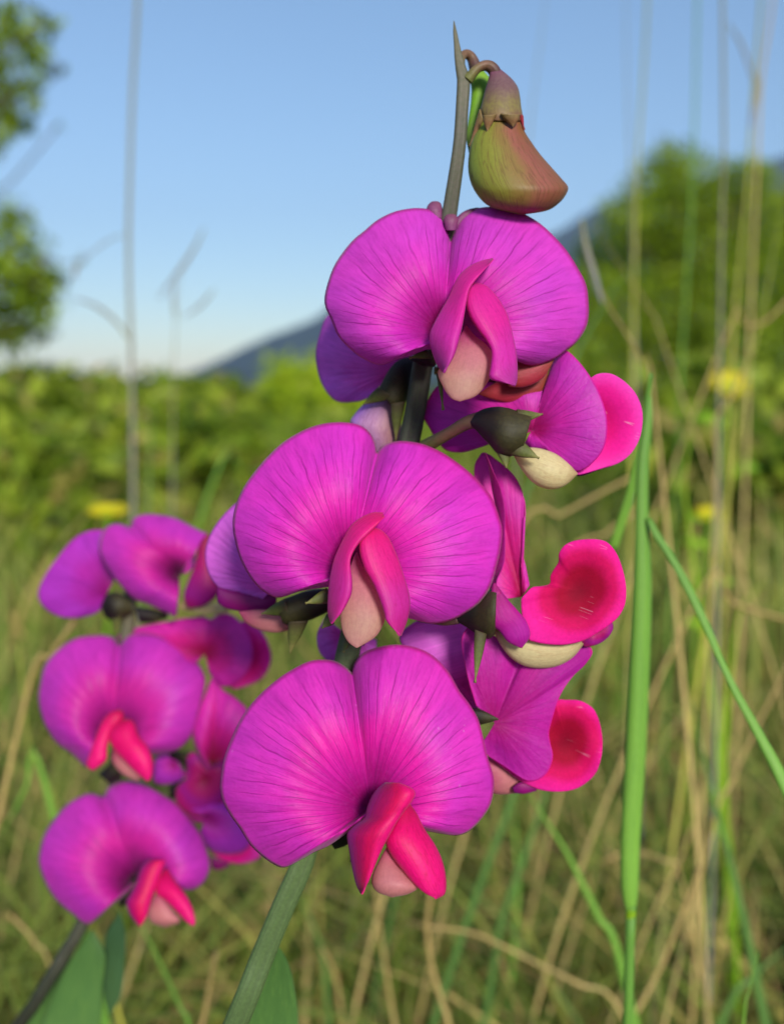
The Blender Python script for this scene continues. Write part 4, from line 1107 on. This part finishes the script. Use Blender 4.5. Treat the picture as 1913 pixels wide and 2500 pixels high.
tooth(f, pts('c5', 372, 1150), pts('c5', 445, 1175), pts('c5', 374, 1458), .0958, .0948)
tube('pedicel', f, M_PEDICEL, pts('c5', 60, 1080, 130, 1090, 200, 1100, 280, 1090), [.102, .1005, .0992, .0985], 12)

# --- side flower beside the lowest one, banner seen from behind
f = flower(plant, (1280, 1790), .1)
fan('banner_petal', f, M_BAN_D, pts('c5', 490, 1690), pts('c5', 420, 1800, 445, 1870, 490, 1905, 560, 1950, 630, 2000, 690, 2026, 750, 2012, 800, 1962, 824, 1880, 808, 1800, 802, 1740, 825, 1650, 850, 1570, 882, 1500, 940, 1420, 1020, 1340, 1046, 1258, 900, 1150, 750, 1180, 640, 1290,
    520, 1210, 380, 1120, 300, 1200, 330, 1400, 385, 1590), .1005, base=1.0, bulge=.6, rim=-.6, tx=.8, ty=-.3, crease=1.4, notch=pts('c5', 640, 1290), cw=.10, seed=14, n=150, split=-.5, corr=.25)
fan('banner_petal', f, M_BAN_R, pts('c5', 330, 1500), pts('c5', 400, 1600, 470, 1480, 530, 1330, 520, 1220, 380, 1150, 260, 1070, 120, 1080, 20, 1110, -60, 1200, 40, 1350, 160, 1500, 300, 1600), .1055, base=0, bulge=.4, rim=.8, seed=15, closed=True)
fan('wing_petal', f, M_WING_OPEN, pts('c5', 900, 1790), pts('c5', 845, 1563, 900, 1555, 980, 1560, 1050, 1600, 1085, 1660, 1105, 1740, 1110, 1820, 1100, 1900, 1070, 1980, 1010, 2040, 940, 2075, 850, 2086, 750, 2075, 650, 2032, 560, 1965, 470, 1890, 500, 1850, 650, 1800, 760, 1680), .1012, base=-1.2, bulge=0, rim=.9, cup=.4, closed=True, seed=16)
patch('keel', f, M_KEEL_P, pts('c5', 440, 1880, 520, 1900, 620, 1960, 720, 2040), pts('c5', 440, 2080, 500, 2100, 600, 2096, 720, 2080), .1035, .6, True, n=24)
patch('wing_petal', f, M_WING_DARK, pts('c5', 590, 2060, 640, 2030, 730, 2050), pts('c5', 600, 2092, 660, 2098, 730, 2080), .102, .5, n=16)
patch('calyx', f, M_CALYX, pts('c5', 330, 1600, 390, 1605, 440, 1625, 512, 1665), pts('c5', 330, 1740, 390, 1705, 440, 1692, 512, 1670), (.0995, .0985), .7, True, n=20)

# --- small swollen pedicel bases at the top of the cluster
for a, b, Dn in (([572, 95, 562, 55, 585, 25, 612, 22], [640, 110, 640, 70, 632, 35, 616, 22], .1000), ([655, 165, 645, 115, 660, 88, 682, 84], [705, 165, 716, 115, 705, 90, 686, 84], .0990), ([690, 125, 725, 85, 765, 62, 815, 52], [710, 160, 745, 120, 780, 95, 818, 62], .1000)):
    patch('pedicel', plant, M_NUB, pts('c1', *a), pts('c1', *b), Dn, .8, True, n=20, m=9)

# --- leaf behind the stalk
patch('leaf', plant, M_LEAF, pts('e3', 1415, 845, 1330, 950, 1260, 1080, 1190, 1280, 1150, 1500, 1180, 1750), pts('e3', 1420, 848, 1470, 930, 1505, 1050, 1530, 1250, 1520, 1500, 1300, 1750), (.112, .118), .15, n=40, thick=.0003)

# ---------------------------------------------------------------- second flower spike, out of focus behind
D2 = .142
b2 = unproj(*(np.array([-320, 2500]) * 1.13869), .15)
plant2 = empty('sweet_pea', (b2[0], b2[1], 0))
tag(plant2, 'blurred smaller sweet pea spike standing behind the sharp one', 'flower')
P2 = unproj(*pts('c6', 520, 480, 500, 700, 480, 1000, 450, 1300, 420, 1600, 340, 1950, 280, 2115, 200, 2250, 60, 2480).T, np.array([.150] * 9))
P2 = np.vstack([P2, P2[-1] + [-.012, .004, -.02], P2[-1] + [-.03, .006, -.07], [plant2.location.x, plant2.location.y, -.004]])
V, Fc, uv = tube_world(spline3(P2[::-1], 80), .0012, 12)
uv[:, 1] = np.clip((uv[:, 1] - .38) / .62, 0, 1)
mesh_obj('stem', V, Fc, M_STEM, plant2, uv)


def flower2(c, dd=0.0):
    p = pts('c6', *c)[0]
    return empty('flower', unproj(p[0], p[1], D2 + dd), plant2)


f = flower2((750, 400))
fan('banner_petal', f, M_BAN_2, pts('c6', 755, 410), pts('c6', 745, 560, 738, 612, 690, 590, 600, 550, 530, 520, 460, 450, 400, 370, 365, 300, 365, 240, 390, 180, 440, 155, 490, 163, 515, 170, 530, 130, 580, 110, 660, 112, 740, 130, 810, 165, 870, 195, 896, 205, 850, 240, 835, 300, 832, 372, 800, 370), D2, base=-4, bulge=2.5, rim=2, ty=2.5, crease=1.5, notch=pts('c6', 515, 170), seed=21, n=90, m=20)
patch('wing_petal', f, M_WING_V, pts('c6', 888, 205, 850, 260, 832, 350, 800, 430, 775, 500, 780, 545), pts('c6', 898, 205, 922, 350, 948, 470, 930, 520, 870, 560, 800, 570), D2 - .001, .6, n=26)
patch('keel', f, M_KEEL_C, pts('c6', 760, 540, 830, 560, 950, 540, 1000, 560), pts('c6', 760, 570, 830, 590, 950, 600, 1000, 580), D2 + .001, .6, True, n=18)
patch('calyx', f, M_CALYX, pts('c6', 540, 560, 620, 570, 700, 590), pts('c6', 560, 640, 620, 640, 700, 620), D2 + .006, .9, True, n=16)
f = flower2((300, 420), .008)
fan('banner_petal', f, M_BAN_2R, pts('c6', 410, 480), pts('c6', 370, 580, 330, 602, 260, 617, 180, 612, 110, 580, 70, 530, 70, 470, 110, 390, 160, 320, 210, 260, 260, 215, 320, 190, 385, 188, 450, 210, 490, 330), D2 + .008, base=1, rim=1, bulge=0, tx=2, seed=22, n=80, m=18)
patch('calyx', f, M_CALYX, pts('c6', 370, 560, 400, 500, 460, 490, 510, 520), pts('c6', 390, 610, 440, 640, 480, 620, 530, 590), D2 + .006, .9, True, n=18)
tooth(f, pts('c6', 410, 600), pts('c6', 480, 600), pts('c6', 450, 680), D2 + .005)
f = flower2((470, 1000))
fan('banner_petal', f, M_BAN_2, pts('c6', 425, 1190), pts('c6', 350, 1290, 315, 1352, 230, 1280, 160, 1230, 110, 1160, 80, 1090, 66, 1010, 75, 930, 95, 850, 140, 790, 200, 740, 260, 710, 340, 700, 400, 700, 440, 712, 461, 745, 480, 712, 540, 690, 600, 690, 680, 710, 760, 760, 830, 820, 870, 870, 885, 930, 870, 1010,
    845, 1110, 810, 1200, 745, 1262, 640, 1285, 560, 1270), D2, base=-5, bulge=3.5, rim=2, ty=3, crease=3.5, notch=pts('c6', 461, 745), cw=.12, seed=23, n=90, m=20)
patch('wing_petal', f, M_WING_R, pts('c6', 465, 1062, 420, 1075, 380, 1120, 350, 1190, 320, 1270, 302, 1330, 325, 1360), pts('c6', 480, 1070, 485, 1100, 460, 1140, 425, 1180, 405, 1250, 400, 1310, 335, 1362), (D2 - .005, D2 - .008), .8, n=26)
patch('wing_petal', f, M_WING_R, pts('c6', 480, 1105, 430, 1140, 405, 1185, 430, 1250, 480, 1310, 540, 1370, 598, 1415), pts('c6', 490, 1105, 532, 1120, 560, 1190, 600, 1240, 626, 1310, 623, 1380, 604, 1416), (D2 - .005, D2 - .009), .8, n=26)
patch('keel', f, M_KEEL_P, pts('c6', 430, 1250, 430, 1320, 480, 1380, 540, 1410), pts('c6', 470, 1250, 520, 1320, 570, 1380, 560, 1410), D2 - .004, .6, True, n=18)
patch('calyx', f, M_CALYX, pts('c6', 360, 1380, 400, 1340, 440, 1300), pts('c6', 420, 1430, 470, 1390, 500, 1340), D2 + .004, .9, True, n=16)
f = flower2((500, 1750))
fan('banner_petal', f, M_BAN_2, pts('c6', 535, 1890), pts('c6', 520, 1940, 480, 1975, 420, 2020, 350, 2085, 298, 2112, 230, 2060, 150, 1990, 95, 1900, 68, 1810, 75, 1740, 95, 1670, 140, 1600, 200, 1530, 270, 1485, 330, 1468, 385, 1484, 402, 1450, 450, 1420, 510, 1410, 590, 1430, 680, 1480, 740, 1520, 810, 1600, 860, 1670,
    892, 1750, 906, 1830, 880, 1900, 830, 1940, 780, 1946, 730, 1928, 660, 1920), D2 - .001, base=-5, bulge=3.5, rim=2, ty=3, crease=3.0, notch=pts('c6', 385, 1484), cw=.12, seed=24, n=90, m=20)
patch('wing_petal', f, M_WING_C, pts('c6', 605, 1795, 570, 1830, 548, 1890, 522, 1950, 496, 2000, 512, 2060, 558, 2120), pts('c6', 690, 1798, 672, 1850, 642, 1930, 622, 1990, 602, 2060, 585, 2095, 562, 2121), (D2 - .006, D2 - .01), .8, n=26)
patch('wing_petal', f, M_WING_R, pts('c6', 690, 1835, 640, 1900, 640, 1960, 690, 2000, 740, 2050, 790, 2100, 818, 2118), pts('c6', 696, 1835, 732, 1890, 770, 1940, 802, 1990, 826, 2050, 833, 2100, 822, 2119), (D2 - .006, D2 - .011), .8, n=26)
patch('keel', f, M_KEEL_P, pts('c6', 640, 1960, 600, 2050, 620, 2100, 680, 2125), pts('c6', 660, 1960, 730, 2050, 760, 2095, 690, 2125), D2 - .005, .6, True, n=18)
patch('calyx', f, M_CALYX, pts('c6', 440, 1960, 480, 1950, 520, 1930), pts('c6', 470, 2030, 500, 2010, 540, 1990), D2 + .006, .9, True, n=16)
f = flower2((870, 780), .004)
fan('banner_petal', f, M_BAN_P, pts('c6', 880, 790), pts('c6', 900, 890, 955, 950, 1020, 942, 1080, 890, 1112, 820, 1110, 740, 1080, 670, 1020, 605, 960, 592, 902, 622, 885, 608, 800, 615, 680, 635, 560, 660, 450, 710, 560, 800, 700, 850, 820, 850), D2 + .0035, base=-1, bulge=.6, rim=.6, tx=2.6, ty=1, crease=1.2, notch=pts('c6', 895, 620), cw=.15, seed=25, n=90, m=20)
fan('wing_petal', f, M_WING_BRIGHT, pts('c6', 1080, 800), pts('c6', 1050, 640, 1120, 645, 1170, 700, 1200, 780, 1196, 850, 1160, 910, 1090, 946, 1000, 952, 980, 800), D2 + .005, base=0, bulge=0, rim=.5, closed=True, seed=26, n=60, m=14)
f = flower2((920, 1150), .006)
fan('banner_petal', f, M_BAN_P, pts('c6', 915, 1330), pts('c6', 895, 1365, 842, 1270, 818, 1180, 840, 1090, 880, 990, 930, 878, 960, 960, 1020, 1000, 1090, 1070, 1090, 1170, 1040, 1260, 975, 1310), D2 + .001, base=-2, bulge=1.5, rim=1, crease=3, notch=pts('c6', 935, 900), cw=.15, seed=27, n=70, m=18)
fan('wing_petal', f, M_WING_V, pts('c6', 880, 1400), pts('c6', 790, 1300, 830, 1270, 900, 1340, 980, 1330, 1000, 1430, 960, 1520, 860, 1590, 750, 1540, 740, 1450, 790, 1390), D2 + .004, base=0, bulge=.5, rim=.5, closed=True, seed=28, n=60, m=14)
f = flower2((900, 1480), .006)
fan('banner_petal', f, M_BAN_P, pts('c6', 800, 1420), pts('c6', 760, 1560, 830, 1615, 930, 1600, 1010, 1540, 1050, 1440, 1040, 1340, 980, 1290, 900, 1300, 830, 1330, 770, 1370), D2 + .0065, base=0, bulge=1, rim=1, ty=1, seed=33, n=70, m=16)
patch('calyx', f, M_CALYX, pts('c6', 700, 1440, 750, 1410, 800, 1400), pts('c6', 710, 1500, 760, 1480, 810, 1450), D2 + .008, .8, True, n=14)
f = flower2((980, 1650), .008)
fan('banner_petal', f, M_BAN_2R, pts('c6', 880, 1590), pts('c6', 850, 1690, 910, 1750, 990, 1770, 1070, 1755, 1110, 1690, 1090, 1600, 1010, 1530, 900, 1510, 800, 1540), D2 + .004, base=0, bulge=1, rim=1, seed=29, n=60, m=14)
fan('wing_petal', f, M_WING_BRIGHT, pts('c6', 1020, 1740), pts('c6', 905, 1740, 950, 1790, 1020, 1815, 1100, 1808, 1150, 1775, 1130, 1700, 1060, 1680, 980, 1700), D2 + .006, base=0, bulge=0, rim=.5, closed=True, seed=30, n=60, m=12)
patch('wing_petal', f, M_WING_DARK, pts('c6', 905, 1780, 950, 1790, 1000, 1800), pts('c6', 915, 1840, 950, 1845, 1000, 1825), D2 + .012, .4, n=14)
f = flower2((690, 1370), .010)
fan('banner_petal', f, M_BAN_2R, pts('c6', 730, 1330), pts('c6', 640, 1300, 625, 1370, 640, 1425, 720, 1425, 775, 1400, 770, 1350, 735, 1300, 690, 1280), D2 + .010, base=0, bulge=.5, rim=.5, closed=True, seed=31, n=50, m=12)
patch('calyx', f, M_CALYX, pts('c6', 700, 1270, 760, 1265, 820, 1270), pts('c6', 710, 1300, 770, 1330, 820, 1400), D2 + .009, .8, True, n=16)

# leaves of the second plant
patch('leaf', plant2, M_LEAF, pts('e3', 470, 780, 380, 900, 300, 1050, 200, 1300, 160, 1500), pts('e3', 480, 780, 540, 900, 530, 1050, 510, 1300, 400, 1500), (.15, .15), .2, n=30, thick=.0003)
patch('leaf', plant2, M_LEAF_B, pts('e3', 610, 690, 545, 800, 530, 950, 530, 1100, 560, 1215), pts('e3', 620, 690, 645, 800, 640, 950, 625, 1100, 570, 1216), (.152, .155), .2, n=30, thick=.0003)
patch('leaf', plant2, M_LEAF, pts('e3', 380, 860, 280, 950, 190, 1080, 90, 1300, 60, 1500), pts('e3', 390, 865, 330, 1000, 270, 1150, 200, 1350, 150, 1500), (.158, .16), .2, n=30, thick=.0003)

# ---------------------------------------------------------------- haze over the whole valley
def haze():
    x0, x1, y0, y1, z0, z1 = -1650, 1650, -1650, 1650, -1.0, 330.0
    V = [(x, y, z) for z in (z0, z1) for y in (y0, y1) for x in (x0, x1)]
    Fc = [(0, 2, 3, 1), (4, 5, 7, 6), (0, 1, 5, 4), (2, 6, 7, 3), (0, 4, 6, 2), (1, 3, 7, 5)]
    m = bpy.data.materials.new('haze_air')
    m.use_nodes = True
    t = m.node_tree
    t.nodes.clear()
    out = t.nodes.new('ShaderNodeOutputMaterial')
    v = t.nodes.new('ShaderNodeVolumePrincipled')
    v.inputs['Color'].default_value = (0.48, 0.68, 1.0, 1)
    v.inputs['Density'].default_value = 0.00045
    t.links.new(v.outputs[0], out.inputs['Volume'])
    o = mesh_obj('haze', V, Fc, m, smooth=False)
    tag(o, 'thin blue haze filling the valley before the mountain', 'haze', kind='stuff')


haze()
